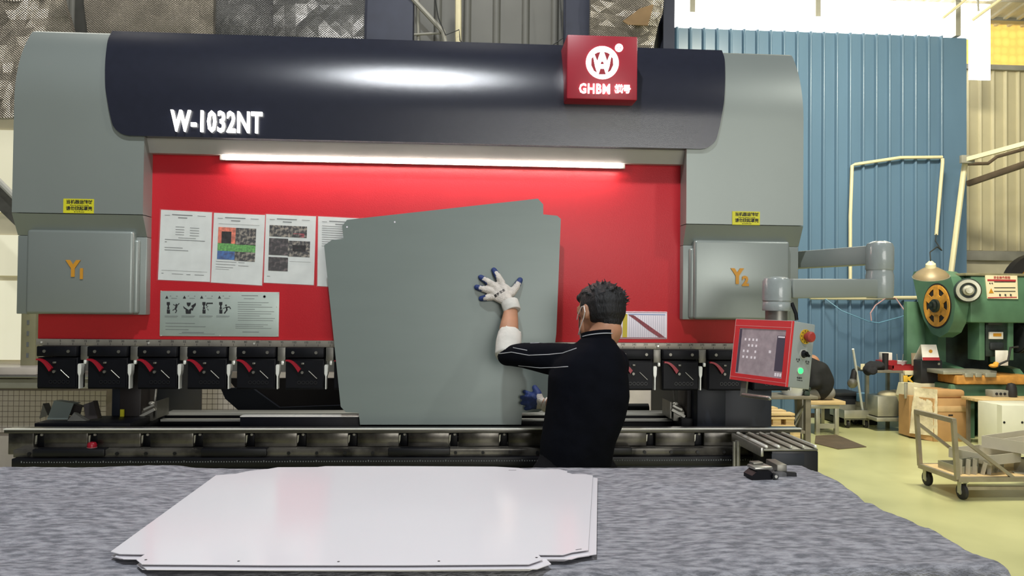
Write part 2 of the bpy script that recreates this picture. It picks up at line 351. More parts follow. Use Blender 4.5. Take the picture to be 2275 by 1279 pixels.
# foil insulation sheets
def foil(pts, Y, m, label, wr=.03, th=.05):
    P3 = pp(pts, Y); xs = [p.x for p in P3]; zs = [p.z for p in P3]
    bm = bmesh.new(); vs = [bm.verts.new(p) for p in P3]; f = bm.faces.new(vs)
    bmesh.ops.triangulate(bm, faces=[f])
    for _ in range(5): bmesh.ops.subdivide_edges(bm, edges=[e for e in bm.edges if e.calc_length() > .09], cuts=1, use_grid_fill=False); bmesh.ops.triangulate(bm, faces=bm.faces[:])
    for v in bm.verts:
        q = v.co * 2.6; d = mnoise.fractal(q, 1.0, 2.0, 4) * wr + abs(mnoise.noise(v.co * 7 + V(3, 1, 2))) * wr * .5
        v.co.y -= d
    ex = bmesh.ops.extrude_face_region(bm, geom=bm.faces[:])
    for v in [g for g in ex['geom'] if isinstance(g, bmesh.types.BMVert)]: v.co.y += th
    bm.verts.index_update(); mb = MB(); mb.add([v.co.copy() for v in bm.verts], [tuple(v.index for v in f.verts) for f in bm.faces]); bm.free()
    return obj('foil_insulation', mb, m, label=label, cat='insulation', group='foil insulation sheets on the back wall', smooth=60)
foil([(-80, -60), (128, -60), (163, 90), (60, 262), (-80, 262)], 5.6, 'foil', 'bright foil insulation sheet hanging at the top left corner', .05)
foil([(178, -60), (478, -60), (472, 130), (205, 130)], 5.9, 'foil', 'warm silver foil insulation sheet above the left end of the navy hood')
foil([(474, -60), (612, -60), (612, 130), (474, 130)], 6.1, 'foil_dim', 'narrow grey foil insulation sheet between two wider foil sheets', .02)
foil([(608, -60), (812, -60), (808, 130), (606, 130)], 6.0, 'foil_dim', 'dark crinkled foil insulation sheet next to the wide blue column', .04)
foil([(1310, -60), (1478, -60), (1472, 30), (1448, 52), (1462, 58), (1447, 140), (1310, 140)], 6.2, 'foil', 'torn foil insulation sheet above the red logo box', .05)
foil([(1384, 46), (1420, 20), (1452, 10), (1440, 56), (1396, 54)], 6.16, 'kraft_brown', 'torn brown paper flap on the foil above the logo box', .03, .01)
for xa, xb, Y, lb in ((805, 917, 6.25, 'wide dark blue steel column above the hood'), (1257, 1310, 6.3, 'dark blue steel column behind the red logo box'), (1474, 1499, 6.3, 'narrow dark steel column at the left end of the blue wall')):
    p, q = PY(xa, 50, Y), PY(xb, 50, Y); r = thing('steel_column', ((p.x + q.x) / 2, Y + .1, 0), lb, 'column', 'steel columns of the hall')
    obj('flange', MB().box(p.x, q.x, Y, Y + .02, 0, 6.0), 'column_blue', r); obj('web', MB().box((p.x + q.x) / 2 - .01, (p.x + q.x) / 2 + .01, Y + .02, Y + .15, 0, 6.0), 'column_blue', r); obj('flange', MB().box(p.x, q.x, Y + .15, Y + .17, 0, 6.0), 'column_blue', r)
p, q = PY(150, 50, 6.1), PY(205, 50, 6.1); obj('roof_beam', MB().box(p.x, q.x, 6.2, 6.4, 2.5, 6.0, .01), 'beam_dark', label='dark grey upright beam between two foil sheets at left', cat='beam')
def pipe(name, pts, r, m, label, cat='pipe', n=8): return obj(name, MB().tube(pts, r, n), m, label=label, cat=cat)
pipe('conduit', pp([(926, -40), (930, 130)], 6.3), .012, 'pvc_grey', 'thin upright conduit beside the wide blue column')
pipe('conduit', pp([(905, -15), (984, 70), (995, 130)], 6.25), .02, 'pvc_grey', 'bent grey conduit slanting down to the hood')
pipe('conduit', pp([(1018, -40), (1018, 130)], 6.3), .026, 'pvc_cream', 'straight cream conduit on the grey wall above the hood')
pipe('conduit', pp([(920, 77), (985, 73)], 6.28), .010, 'pvc_grey', 'short level conduit joining the bent conduit')
pipe('cable', pp([(962, -30), (974, 40), (990, 78), (1020, 66), (1022, 90), (1035, 100)], 6.2), .005, 'wire_dark', 'black cable hanging over the conduits above the hood', 'cable', 6)
pipe('cable', pp([(1243, -30), (1248, 60), (1250, 85), (1228, 100), (1240, 120)], 6.2), .006, 'wire_dark', 'black cable looping down left of the logo box', 'cable', 6)
# ------------------------------------------------------------------ press brake
CX = -0.175
PB = thing('press_brake', (CX, 3.4, 0), 'large grey and red sheet metal bending press with a navy hood', 'machine')
ZT, Z0 = 2.575, 2.24
RR = ((ZT - Z0) ** 2 + .13 ** 2) / (2 * .13)
def yprof(z):
    if z <= Z0: return 3.20
    return 3.20 + RR - math.sqrt(RR * RR - (z - Z0) ** 2)
def shell(fn, nu, nv, off):
    mb = MB(); off = Vector(off); k = nu + 1; n = k * (nv + 1)
    A = [Vector(fn(i / nu, j / nv)) for j in range(nv + 1) for i in range(nu + 1)]
    fs = []
    for j in range(nv):
        for i in range(nu):
            q = (j * k + i, j * k + i + 1, (j + 1) * k + i + 1, (j + 1) * k + i); fs += [q, tuple(n + t for t in reversed(q))]
    ring = [i for i in range(k)] + [j * k + nu for j in range(1, nv + 1)] + [nv * k + i for i in range(nu - 1, -1, -1)] + [j * k for j in range(nv - 1, 0, -1)]
    for a, b in zip(ring, ring[1:] + ring[:1]): fs.append((a, b, n + b, n + a))
    return mb.add(A + [p + off for p in A], fs)
def column(xa, xb, s, num, sticker, letter):
    prof = [(3.20, 1.790)] + [(yprof(z), z) for z in [1.9, 2.1, 2.2] + [Z0 + (ZT - .012 - Z0) * i / 14 for i in range(15)]] + [(3.345, ZT), (3.95, ZT), (3.95, 1.79)]
    cv = obj('column_cover', MB().prism([(xa, y, z) for y, z in prof], (xb - xa, 0, 0)), 'steel_cover_grey', PB, smooth=25)
    zw = PY(48, 522, 3.246).z
    obj('wedge', MB().prism([(xa, 3.20, 1.787), (xa, 3.246, zw), (xa, 3.9, zw), (xa, 3.9, 1.787)], (xb - xa, 0, 0)), 'steel_cover_grey', PB, smooth=0)
    zb = PY(180, 698, 3.24).z
    obj('lower_cover', MB().box(xa, xb, 3.246, 3.9, zb, zw - .001, .003), 'steel_cover_lower', PB)
    i, o = (xb, xa) if s < 0 else (xa, xb)       # inner, outer
    d = 1 if s < 0 else -1
    x_o, x_i = o + d * .052, i - d * .040
    rp = obj('raised_panel', MB().box(min(x_o, x_i), max(x_o, x_i), 3.212, 3.26, zb + .001, zw + .021, .012, 3), 'steel_cover_lower', PB)
    fl = MB(); xs = sorted((x_i - d * .012, x_i + d * .016)); fl.box(xs[0], xs[1], 3.228, 3.262, zb + .002, zw - .012, .012, 3); obj('flange', fl, 'steel_cover_lower', rp)
    L = letter; p = PY(L[0], L[1], 3.2095)
    t = text_mb('Y', .088, .0015, p, (1, 0, 0), (0, 0, 1), bold=.004, sx=.85); q = PY(L[2], L[3], 3.2095)
    text_mb(num, .056, .0015, q, (1, 0, 0), (0, 0, 1), bold=.003, mb=t); obj('lettering', t, 'letter_orange', rp, smooth=0)
    a, b = PY(sticker[0], sticker[1], 3.198), PY(sticker[2], sticker[3], 3.198)
    st = obj('warning_sticker', MB().box(a.x, b.x, 3.1975, 3.2, b.z, a.z), 'sticker_yellow', PB, label='yellow warning sticker with black print')
    cx = (a.x + b.x) / 2 + .003; h = a.z - b.z
    t = text_mb('当机器运转时', .0172, .0004, (cx, 3.197, a.z - h * .23), (1, 0, 0), (0, 0, 1), bold=.0004); text_mb('请勿掀起罩壳', .0172, .0004, (cx, 3.197, a.z - h * .68), (1, 0, 0), (0, 0, 1), bold=.0004, mb=t)
    text_mb('When the machine is running', .0062, .0004, (cx, 3.197, a.z - h * .45), (1, 0, 0), (0, 0, 1), mb=t); text_mb('do not lift cover', .0062, .0004, (cx, 3.197, a.z - h * .90), (1, 0, 0), (0, 0, 1), mb=t)
    obj('sticker_print', t, 'ink', st, smooth=0)
column(-1.815, -1.302, -1, '1', (141, 441, 208, 474), (162, 598, 181, 609))
column(.948, 1.460, 1, '2', (1627, 469, 1688, 500), (1638, 615, 1656, 625))
def onhood(x, y):
    Y = 3.2
    for _ in range(12): p = PY(x, y, Y); Y = yprof(min(p.z, ZT)) - .014
    return p
HE = sorted([(p.z, CX - p.x) for p in [onhood(a, b) for a, b in ((240, 86), (236, 112), (233.5, 140), (233, 165), (233.5, 190), (237, 215), (242, 245), (249, 275), (258, 302))]])
def hw(z):
    for (za, ha), (zb_, hb) in zip(HE, HE[1:]):
        if z <= zb_: u = max(0, (z - za) / (zb_ - za)); u = u * u * (3 - 2 * u) if False else u; h = ha + (hb - ha) * u; break
    else: h = HE[-1][1]
    r = .05
    if z < 2.108 + r: u = (2.108 + r - z) / r; h -= .05 * (1 - math.sqrt(max(0, 1 - u * u)))
    return h
def hoodf(u, v):
    v = v ** 1.4; z = 2.108 + (ZT + .002 - 2.108) * v; h = hw(z); return (CX + (2 * u - 1) * h, yprof(min(z, ZT)) - .014, z)
HD = obj('hood', shell(hoodf, 40, 34, (0, .05, 0)), 'hood_navy', PB, smooth=40)
obj('hood_top', MB().box(CX - 1.31, CX + 1.31, 3.34, 3.95, ZT - .03, ZT, .004), 'hood_navy', PB)
# lit model lettering on the hood
p = PY(482, 273, 3.18); ux = PY(575, 278, 3.18) - PY(385, 271, 3.18)
obj('model_lettering', text_mb('W-1032NT', .120, .006, p + V(0, -.002, 0), (1, 0, 0), (0, 0, 1), bold=.0025, sx=.60, space=1.08), 'white_lit', HD, smooth=0)
# fascia and lamp under the hood
zf1, zf0 = PY(700, 318, 3.25).z, PY(700, 347, 3.25).z
obj('fascia', MB().prism([(-1.302, 3.225, 2.112), (-1.302, 3.255, zf0), (-1.302, 3.40, zf0), (-1.302, 3.40, 2.112)], (2.25, 0, 0)), 'fascia_metal', PB, smooth=0)
xa, xb = PY(497, 342, 3.258).x, PY(1380, 362, 3.258).x; xm = PY(945, 355, 3.258).x
zl = zf0 - .009
obj('lamp_housing', MB().box(xa - .02, xb + .02, 3.268, 3.295, zl - .012, zf0, .002), 'fascia_metal', PB)
for s, e in ((xa, xm - .004), (xm + .004, xb)): obj('lamp_tube', MB().cyl((s, 3.262, zl), (e, 3.262, zl), .0085, n=10), 'led_tube', PB)
# red ram panel
RP = obj('ram_panel', MB().box(-1.752, 1.402, 3.290, 3.335, 1.278, 2.10, .002), 'ram_red', PB)
obj('ram_body', MB().box(-1.70, 1.35, 3.336, 3.46, 1.20, 2.4), 'navy_frame', PB)
RL = obj('ruler', MB().box(-1.752, 1.402, 3.278, 3.30, 1.2505, 1.2775, .001), 'ruler_alu', PB, label='aluminium rule with printed numbers')
t = MB(); tk = MB()
for k in range(62):
    x = -1.705 + k * .05
    if k: text_mb(str(k * 5), .0125, .0003, (x, 3.2776, 1.270), (1, 0, 0), (0, 0, 1), mb=t)
    tk.box(x - .0008, x + .0008, 3.2774, 3.278, 1.2535, 1.262)
obj('rule_numbers', t, 'ink', RL, smooth=0, kind='stuff'); obj('rule_ticks', tk, 'ink', RL, smooth=0, kind='stuff')
sc = MB()
for k in range(8): sc.cyl((-1.73 + k * .43, 3.2765, 1.264), (-1.73 + k * .43, 3.279, 1.264), .004, n=8)
obj('rule_screws', sc, 'bright_steel', RL, kind='stuff')
# tool clamps
def clamp(x):
    c = obj('tool_clamp', MB().box(x, x + .158, 3.262, 3.33, 1.074, 1.2035, .003).box(x + .004, x + .154, 3.255, 3.262, 1.082, 1.196), 'black_oxide', PB, origin=(x, 3.26, 1.074))
    obj('clamp_cap', MB().box(x, x + .158, 3.250, 3.33, 1.2075, 1.2495, .004), 'black_oxide', c)
    for dx in (.032, .127): obj('cap_bolt', MB().cyl((x + dx, 3.246, 1.229), (x + dx, 3.251, 1.229), .0065, n=10), 'dull_steel', c)
    n = 8; up = []; dn = []
    for i in range(n + 1):
        u = i / n; px = .000 + .062 * u; pz = 1.199 - .038 * u ** 1.5; wd = .006 + .008 * u
        up.append((x + px + .004, 3.240, pz + .006 * math.sin(u * math.pi))); dn.append((x + px * .84 + .004, 3.240, pz - wd + .007 * math.sin(u * math.pi)))
    obj('clamp_lever', MB().prism(up + dn[::-1], (0, .016, 0)), 'lever_red', c, label='red curved clamp lever')
    obj('stop_button', MB().box(x + .066, x + .079, 3.246, 3.256, 1.179, 1.187, .002), 'dull_steel', c)
    obj('lever_pivot', MB().cyl((x + .071, 3.247, 1.146), (x + .071, 3.256, 1.146), .006, n=10), 'dull_steel', c)
    obj('spring_rod', MB().cyl((x + .098, 3.249, 1.153), (x + .132, 3.249, 1.121), .0014, n=6), 'bright_steel', c)
    s = MB()
    for k in range(5): s.lathe([(.008, 0), (.008, .004), (.005, .004), (.005, 0)], (x + .058 + k * .017, 3.256, 1.104), (0, -1, 0), 10)
    obj('socket_row', s, 'black_bar', c)
    obj('spacer_block', MB().box(x + .163, x + .1965, 3.272, 3.31, 1.192, 1.2495, .003), 'dull_steel', c)
    obj('spacer_foot', MB().box(x + .181, x + .192, 3.262, 3.275, 1.176, 1.193, .003), 'steel_glint_white', c)
    obj('clamp_pin', MB().prism([(x + .1605, 3.258, 1.173), (x + .163, 3.258, 1.178), (x + .173, 3.258, 1.178), (x + .1755, 3.258, 1.172), (x + .174, 3.258, 1.140), (x + .170, 3.258, 1.128), (x + .1695, 3.258, 1.076), (x + .1655, 3.258, 1.076), (x + .165, 3.258, 1.128), (x + .161, 3.258, 1.140)], (0, .03, 0)), 'steel_glint_white', c)
    return c
c0 = clamp(-1.735)
for k in range(1, 16): copy_tree(c0, (.2 * k, 0, 0), PB)
# plates on the red panel
def ppoly(mb, pts, y, th=.0006): mb.prism([PY(a, b, y) for a, b in pts], (0, th, 0))
yq = 3.2865
a, b = PY(356, 646, yq), PY(619, 748, yq)
PQ = obj('warning_plaque', MB().box(a.x, b.x, yq, 3.2905, b.z, a.z, .002), 'plaque_alu', PB, label='grey metal safety plaque with four black pictograms')
ys = yq - .0008
def zp(x, y): return (330 + x / 5.056, 620 + y / 5.056)
ik = MB()
def zpoly(pts): ppoly(ik, [zp(*q) for q in pts], ys)
def flush(n):
    global ik
    obj(n, ik, 'ink', PQ, smooth=0); ik = MB()
for tx in (205, 403, 597, 797): zpoly([(tx, 183), (tx + 18, 217), (tx - 18, 217)]); flush('warning_triangle')
def person_sign(x, y, fl=1):
    c = PY(*zp(x, y), ys); ik.cyl((c.x, ys, c.z), (c.x, ys + .0006, c.z), .0037, n=10)
def bar(x0, y0, x1, y1, wd):
    dx, dy = x1 - x0, y1 - y0; l = math.hypot(dx, dy); nx, ny = -dy / l * wd / 2, dx / l * wd / 2
    zpoly([(x0 + nx, y0 + ny), (x1 + nx, y1 + ny), (x1 - nx, y1 - ny), (x0 - nx, y0 - ny)])
for bx in (222, 622, 811):
    zpoly([(bx - 18, 256), (bx + 18, 256), (bx + 18, 285), (bx + 8, 295), (bx + 8, 315), (bx + 16, 322), (bx + 3, 342), (bx - 3, 342), (bx - 16, 322), (bx - 8, 315), (bx - 8, 295), (bx - 18, 285)])
    zpoly([(bx - 16, 338), (bx - 3, 340), (bx + 3, 350), (bx + 12, 338), (bx + 18, 338), (bx + 18, 386), (bx - 16, 386)])
    flush('tool_pictogram')
person_sign(312, 287); bar(316, 300, 300, 335, 20); bar(300, 335, 318, 352, 10); bar(318, 352, 300, 378, 9); bar(298, 332, 270, 350, 8); bar(316, 300, 345, 270, 8); bar(305, 300, 278, 282, 7); flush('falling_pictogram')
zpoly([(428, 262), (475, 262), (470, 290), (450, 308), (432, 290)]); zpoly([(390, 300), (410, 318), (450, 345), (486, 320), (490, 345), (470, 352), (430, 350), (395, 325)])
zpoly([(478, 300), (530, 265), (532, 290), (508, 320), (495, 356), (486, 345), (492, 320)]); zpoly([(415, 345), (440, 345), (450, 358), (465, 345), (478, 345), (475, 388), (418, 388)]); flush('hand_pictogram')
bar(650, 270, 722, 270, 14); bar(655, 275, 648, 300, 12); bar(650, 320, 668, 300, 6); bar(660, 330, 675, 350, 5); flush('bend_pictogram')
person_sign(870, 293); bar(875, 308, 880, 350, 18); bar(880, 345, 850, 385, 14); bar(875, 312, 835, 330, 7); bar(882, 315, 910, 310, 12); bar(910, 310, 922, 335, 9)
flush('pushing_pictogram')
ik = MB(); random.seed(3)
def zline(x0, y0, x1, wd=3): zpoly([(x0, y0), (x1, y0 + (x1 - x0) * .012), (x1, y0 + wd + (x1 - x0) * .012), (x0, y0 + wd)])
for tx in (240, 440, 635, 832): zline(tx, 185, tx + 14, 5); zline(tx + 70, 187, tx + 86, 5); zline(tx + 18, 212, tx + 80, 3)
for tx in (180, 370, 570, 760): zline(tx, 410, tx + 150, 5); zline(tx, 425, tx + 140, 2)
for y, x1 in ((490, 520), (525, 640), (560, 450)): zline(190, y, x1, 5)
zline(375, 592, 620, 8); zline(340, 608, 745, 3)
zline(1045, 180, 1230, 6); zline(1070, 216, 1190, 4)
for i, x1 in enumerate((1350, 1270, 1390, 1195, 1410, 1380, 1250, 1420, 1400)): zline(1002, 258 + i * 25, x1, 4)
for i, x1 in enumerate((1340, 1290, 1380)): zline(975, 505 + i * 20, x1, 4)
zline(1055, 588, 1240, 7)
c = PY(*zp(1302, 195), ys); ik.lathe([(.004, 0), (.004, .0006), (.0062, .0006), (.0062, 0)], (c.x, ys, c.z), (0, 1, 0), 14)
obj('fine_print', ik, 'ink_grey', PQ, smooth=0, kind='stuff')
rv = MB()
for q in ((140, 133), (800, 153), (1460, 155), (800, 633), (1452, 633), (140, 633), (1440, 310)): c = PY(*zp(*q), ys); rv.cyl((c.x, ys - .001, c.z), (c.x, ys + .001, c.z), .0022, n=8)
obj('rivets', rv, 'bright_steel', PQ, kind='stuff')
a, b = PY(1356, 691, yq), PY(1482, 753, yq)
CH = obj('bending_chart', MB().box(a.x, b.x, yq, 3.2905, b.z, a.z, .002), 'chart_white', PB, label='white tonnage chart plate with a maroon diagonal band')
def cpoly(n, pts, m, dy=.0): mb = MB(); ppoly(mb, pts, ys - dy); return obj(n, mb, m, CH, smooth=0)
cpoly('chart_column', [(1384, 697), (1394, 697), (1393, 749), (1383, 749)], 'chart_yellow', .0003)
cpoly('chart_band', [(1396, 699), (1408, 700), (1440, 722), (1468, 742), (1477, 749), (1464, 749), (1440, 733), (1415, 713)], 'chart_maroon', .0004)
cpoly('chart_header', [(1396, 696.5), (1478, 697.5), (1478, 700), (1396, 699)], 'chart_blue')
g = MB()
for k in range(17): x = 1398 + k * 4.8; ppoly(g, [(x, 701), (x + .9, 701), (x + .9, 750), (x, 750)], ys)
obj('chart_grid', g, 'chart_line', CH, smooth=0)
g = MB(); g.box(a.x + .003, b.x - .003, ys, ys + .0006, b.z + .003, b.z + .006).box(a.x + .003, b.x - .003, ys, ys + .0006, a.z - .005, a.z - .003); obj('chart_border', g, 'chart_maroon', CH, smooth=0)
# logo box
ly = 3.10
a, b = PY(1260, 76, ly), PY(1416, 223, ly)
LB = obj('logo_box', MB().box(a.x, b.x, ly, 3.42, b.z, a.z, .006), 'logo_red', PB, label='red illuminated logo box with white emblem')
def lz(x, y): return (1200 + x / 3.783, y / 3.783)
c = PY(*lz(522, 528), ly); R1 = (PY(*lz(659, 528), ly) - c).length; R2 = R1 * .80
EM = obj('emblem_disc', MB().lathe([(.001, 0), (.001, .006), (R1, .006), (R1, 0)], (c.x, ly + .001, c.z), (0, -1, 0), 44, cap=False), 'white_lit', LB)
left = [[(458, 455), (480, 442), (506, 436), (481, 512)], [(432, 490), (446, 478), (462, 560), (478, 610), (452, 594), (430, 548)]]
for pts in left + [[(1044 - x, y) for x, y in q] for q in left] + [[(506, 578), (538, 578), (552, 624), (492, 624)], [(514, 518), (530, 518), (536, 538), (508, 538)]]:
    obj('emblem_cutout', MB().prism([PY(*lz(*q), ly - .0065) for q in pts], (0, .002, 0)), 'logo_red', EM, smooth=0)
c = PY(*lz(662, 403), ly); mb = MB(); mb.lathe([(.0085, 0), (.0085, .005), (.0165, .005), (.0165, 0), (.0085, 0)], (c.x, ly + .001, c.z), (0, -1, 0), 20, cap=False)
text_mb('R', .018, .002, (c.x, ly - .003, c.z), (1, 0, 0), (0, 0, 1), bold=.001, mb=mb); obj('registered_mark', mb, 'white_lit', LB)
p = PY(*lz(457, 752), ly); mb = text_mb('GHBM', .056, .003, p + V(0, -.004, 0), (1, 0, 0), (0, 0, 1), bold=.0012, sx=.78, space=1.12)
p = PY(*lz(693, 755), ly); text_mb('棋号', .036, .003, p + V(0, -.004, 0), (1, 0, 0), (0, 0, 1), bold=.0012, mb=mb, sx=.92); obj('emblem_lettering', mb, 'white_lit', LB, smooth=0)
# frames, bed and back gauge
for x in (-1.53, 1.10): obj('side_frame', MB().box(x, x + .08, 3.47, 4.40, 0, 2.5, .004), 'navy_frame', PB)
obj('control_cabinet', MB().box(1.18, 1.40, 3.38, 4.2, 0.05, 1.25, .006), 'navy_frame', PB)
obj('side_guard', MB().box(1.05, 1.18, 3.36, 3.46, .8, 1.19, .004), 'navy_frame', PB)
BY = 3.02
obj('bed', MB().box(-1.66, 1.33, BY + .05, 3.55, 0, .798, .004), 'navy_frame', PB)
br = obj('bed_bar', MB().box(-1.695, 1.36, BY, 3.3, .802, .838, .003), 'black_bar', PB)
s = MB()
for k in range(300): s.box(-1.66 + k * .01, -1.656 + k * .01, BY - .0008, BY, .822, .826 if k % 10 else .829)
obj('scale_dots', s, 'ink_grey', br, smooth=0, kind='stuff')
lg = obj('die_ledge', MB().box(-1.70, 1.36, BY + .02, 3.3, .8385, .868, .002), 'oily_steel', PB)
s = MB()
for k in range(28): s.cyl((-1.64 + k * .108, BY + .015, .853), (-1.64 + k * .108, BY + .021, .853), .0065, n=10)
obj('bolt_holes', s, 'black_bar', lg, kind='stuff')
for xa, xb in ((72, 232), (446, 592), (862, 1000), (1340, 1404)):
    a, b = PY(xa, 997, BY + .01), PY(xb, 997, BY + .01); obj('cover_block', MB().box(a.x, b.x, BY + .008, BY + .05, .843, .872, .004), 'black_bar', PB)
dsrc = None
for k in range(-1, 16):
    g0 = -1.628 + .2 * k
    if k == -1: obj('die_block', MB().box(-1.742, -1.648, BY + .06, BY + .14, .842, .926, .003), 'oily_steel', PB); continue
    if g0 > 1.30: break
    if dsrc is None:
        dsrc = obj('die_block', MB().box(g0 + .018, g0 + .182, BY + .06, BY + .14, .869, .926, .004), 'oily_steel', PB)
        ksrc = obj('die_clamp', MB().box(g0 - .015, g0 + .015, BY + .075, BY + .13, .869, .918, .003), 'black_oxide', PB); obj('clamp_bolt', MB().ell((g0 + .003, BY + .075, .915), (.0065, .0065, .005), nu=10, nv=6), 'bright_steel', ksrc)
        obj('clamp_edge', MB().prism([(g0 - .018, BY + .07, .912), (g0 - .012, BY + .07, .915), (g0 - .014, BY + .07, .89), (g0 - .019, BY + .07, .878)], (0, .02, 0)), 'bright_steel', ksrc)
    else: inst(dsrc, WL[dsrc.name] + V(.2 * k, 0, 0), PB); copy_tree(ksrc, (.2 * k, 0, 0), PB)
obj('die_rail', MB().box(-1.745, 1.389, BY + .035, BY + .10, .927, .943, .003), 'rail_steel', PB)
obj('rail_edge_glint', MB().box(-1.745, 1.389, BY + .030, BY + .050, .9405, .9455, .0015), 'steel_glint_white', PB)  # thin white strip painting the reflected line along the die rail
obj('die_base', MB().box(-1.66, 1.33, BY + .17, 3.32, .70, .868, .003), 'black_bar', PB)
a, b = PY(537, 930, 3.2), PY(800, 930, 3.2); obj('die_insert', MB().box(a.x, b.x, 3.175, 3.23, .868, .972, .002), 'black_oxide', PB); 
obj('insert_edge', MB().box(a.x, b.x, 3.174, 3.232, .9722, .9755, .0008), 'steel_glint_white', PB)
a, b = PY(1400, 930, 3.3), PY(1500, 930, 3.3)
GY = 3.62
z1 = PY(500, 917, GY).z; z2 = PY(500, 924, GY).z
obj('gauge_beam', MB().box(-1.36, 1.0, GY, GY + .10, z1 - .012, z1, .003), 'steel_glint_white', PB)  # white colour stands in for the reflection on the beam
obj('gauge_beam_body', MB().box(-1.36, 1.0, GY + .005, GY + .10, z1 - .06, z1 - .013), 'black_oxide', PB)
obj('gauge_rail', MB().box(-1.36, 1.0, GY - .05, GY - .02, z2 - .018, z2 - .006, .003), 'steel_glint_white', PB)
obj('gauge_base', MB().box(-1.45, 1.02, GY - .06, GY + .3, .80, z2 - .021, .004), 'black_oxide', PB)
def finger(px, s):
    p = PY(px, 925, 3.52); x, z = p.x, p.z
    g = obj('gauge_finger', MB().prism([(x, 3.46, z - .01), (x, 3.46, z + .03), (x, 3.50, z + .045), (x, 3.60, z + .05), (x, 3.62, z)], (.05 * s, 0, 0)).box(x + .06 * s, x + .066 * s, 3.46, 3.60, z, z + .075), 'dull_steel', PB, smooth=0)
    obj('finger_tip', MB().obox((x + .00 * s, 3.452, z + .01), (x + .06 * s, 3.452, z + .042), .008, .012), 'bright_steel', g); obj('finger_tip', MB().obox((x + .012 * s, 3.456, z + .04), (x + .055 * s, 3.456, z + .06), .006, .008), 'bright_steel', g)
    obj('finger_rod', MB().cyl((x + .02 * s, 3.55, z + .04), (x + .03 * s, 3.55, z + .17), .006, n=8), 'brushed_steel', g)
    obj('finger_knob', MB().ell((x + .04 * s, 3.47, z + .066), (.014, .012, .008)), 'bright_steel', g)
finger(326, 1); finger(1512, -1)
for px, s in ((300, 1), (1540, -1)):
    a = PY(px, 900, 3.5); obj('gauge_carriage', MB().box(a.x - .045, a.x + .045, 3.45, 3.60, .80, 1.16, .004), 'dark_brown_panel', PB); obj('carriage_foot', MB().box(a.x - .08, a.x + .08, 3.42, 3.6, .84, .93, .004), 'black_oxide', PB)
p = PY(281, 915, 3.48); obj('yellow_tag', MB().box(p.x - .008, p.x + .008, 3.435, 3.442, p.z - .015, p.z + .018), 'sticker_yellow', PB)
# rear guard sheet seen through the throat
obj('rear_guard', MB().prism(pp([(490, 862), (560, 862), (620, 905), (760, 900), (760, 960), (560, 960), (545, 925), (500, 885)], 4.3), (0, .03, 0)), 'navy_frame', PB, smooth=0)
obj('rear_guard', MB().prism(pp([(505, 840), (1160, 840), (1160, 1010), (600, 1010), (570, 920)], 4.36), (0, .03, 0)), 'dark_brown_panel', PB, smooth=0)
obj('rear_roller', MB().cyl(PY(1382, 908, 4.2), PY(1440, 908, 4.2), .03), 'black_bar', PB)
# ------------------------------------------------------------------ papers taped to the red panel
PYY = 3.2885
def paper(quad, label, lines, photos):
    q = pp(quad, PYY); r = obj('paper_sheet', MB().prism(q, (0, .001, 0)), 'paper', label=label, cat='paper', group='paper sheets taped to the red panel', smooth=0)
    def uv(u, v, dy=-.0008):
        a = q[0].lerp(q[1], u); b = q[3].lerp(q[2], u); p = a.lerp(b, v); p.y += dy; return p
    mb = MB()
    for u0, u1, v0, h in lines: mb.prism([uv(u0, v0), uv(u1, v0), uv(u1, v0 + h), uv(u0, v0 + h)], (0, .0005, 0))
    obj('printed_lines', mb, 'ink_grey', r, smooth=0)
    for u0, v0, u1, v1, m in photos: obj('printed_photo', MB().prism([uv(u0, v0, -.0012), uv(u1, v0, -.0012), uv(u1, v1, -.0012), uv(u0, v1, -.0012)], (0, .0008, 0)), m, r, smooth=0)
    mb = MB(); random.seed(len(lines))
    mb.grid(lambda u, v: uv(-.02 + 1.04 * u, -.012 + 1.024 * v, -.0022 - .0016 * abs(mnoise.noise(V(u * 3, v * 7, len(lines))))), 24, 32)
    obj('plastic_sleeve', mb, 'film', r, smooth=60)
    return r
head = [(.22, .62, .055, .012), (.34, .52, .095, .012), (.08, .18, .07, .006), (.72, .88, .06, .006)]
l1 = head + [(.30, .47, .23 + .037 * i, .007) for i in range(4)] + [(.58, .76, .235 + .037 * i, .007) for i in range(4)] + [(.36, .70, .385, .007), (.10, .88, .415, .009), (.10, .14, .45, .008), (.10, .45, .53, .008), (.10, .56, .565, .008), (.06, .94, .86, .003), (.06, .10, .90, .008), (.26, .48, .905, .006), (.54, .62, .905, .008), (.70, .88, .905, .007)]
paper([(357.7, 465.7), (471, 471.6), (466.5, 626), (351, 621)], 'paper sheet of text only, leftmost of the taped sheets', l1, [])
l2 = head + [(.10, .9, .15, .003), (.08, .48, .69, .006), (.52, .64, .69, .006), (.08, .46, .73, .006), (.52, .72, .735, .006), (.08, .42, .77, .006), (.08, .34, .80, .004)]
paper([(475.4, 472.6), (589, 477.6), (582, 634), (468.5, 627)], 'taped paper sheet with a green and blue collage photo', l2, [(.10, .20, .44, .43, 'photo_orange'), (.17, .26, .36, .43, 'photo_teal'), (.44, .20, .84, .44, 'photo_dark'), (.10, .43, .84, .54, 'photo_green'), (.10, .54, .44, .66, 'photo_teal'), (.44, .54, .84, .67, 'photo_dark')])
l3 = head + [(.5, .92, .67, .003), (.06, .12, .90, .006)]
paper([(591, 475.6), (702, 480.5), (697, 633), (586, 627.5)], 'taped paper sheet with five dark photos of machines', l3, [(.08, .155, .46, .32, 'photo_dark'), (.46, .155, .83, .32, 'photo_dark'), (.56, .26, .78, .315, 'photo_red'), (.08, .345, .46, .59, 'photo_black'), (.46, .37, .90, .60, 'photo_dark'), (.55, .43, .82, .525, 'photo_red'), (.08, .62, .47, .82, 'photo_black')])
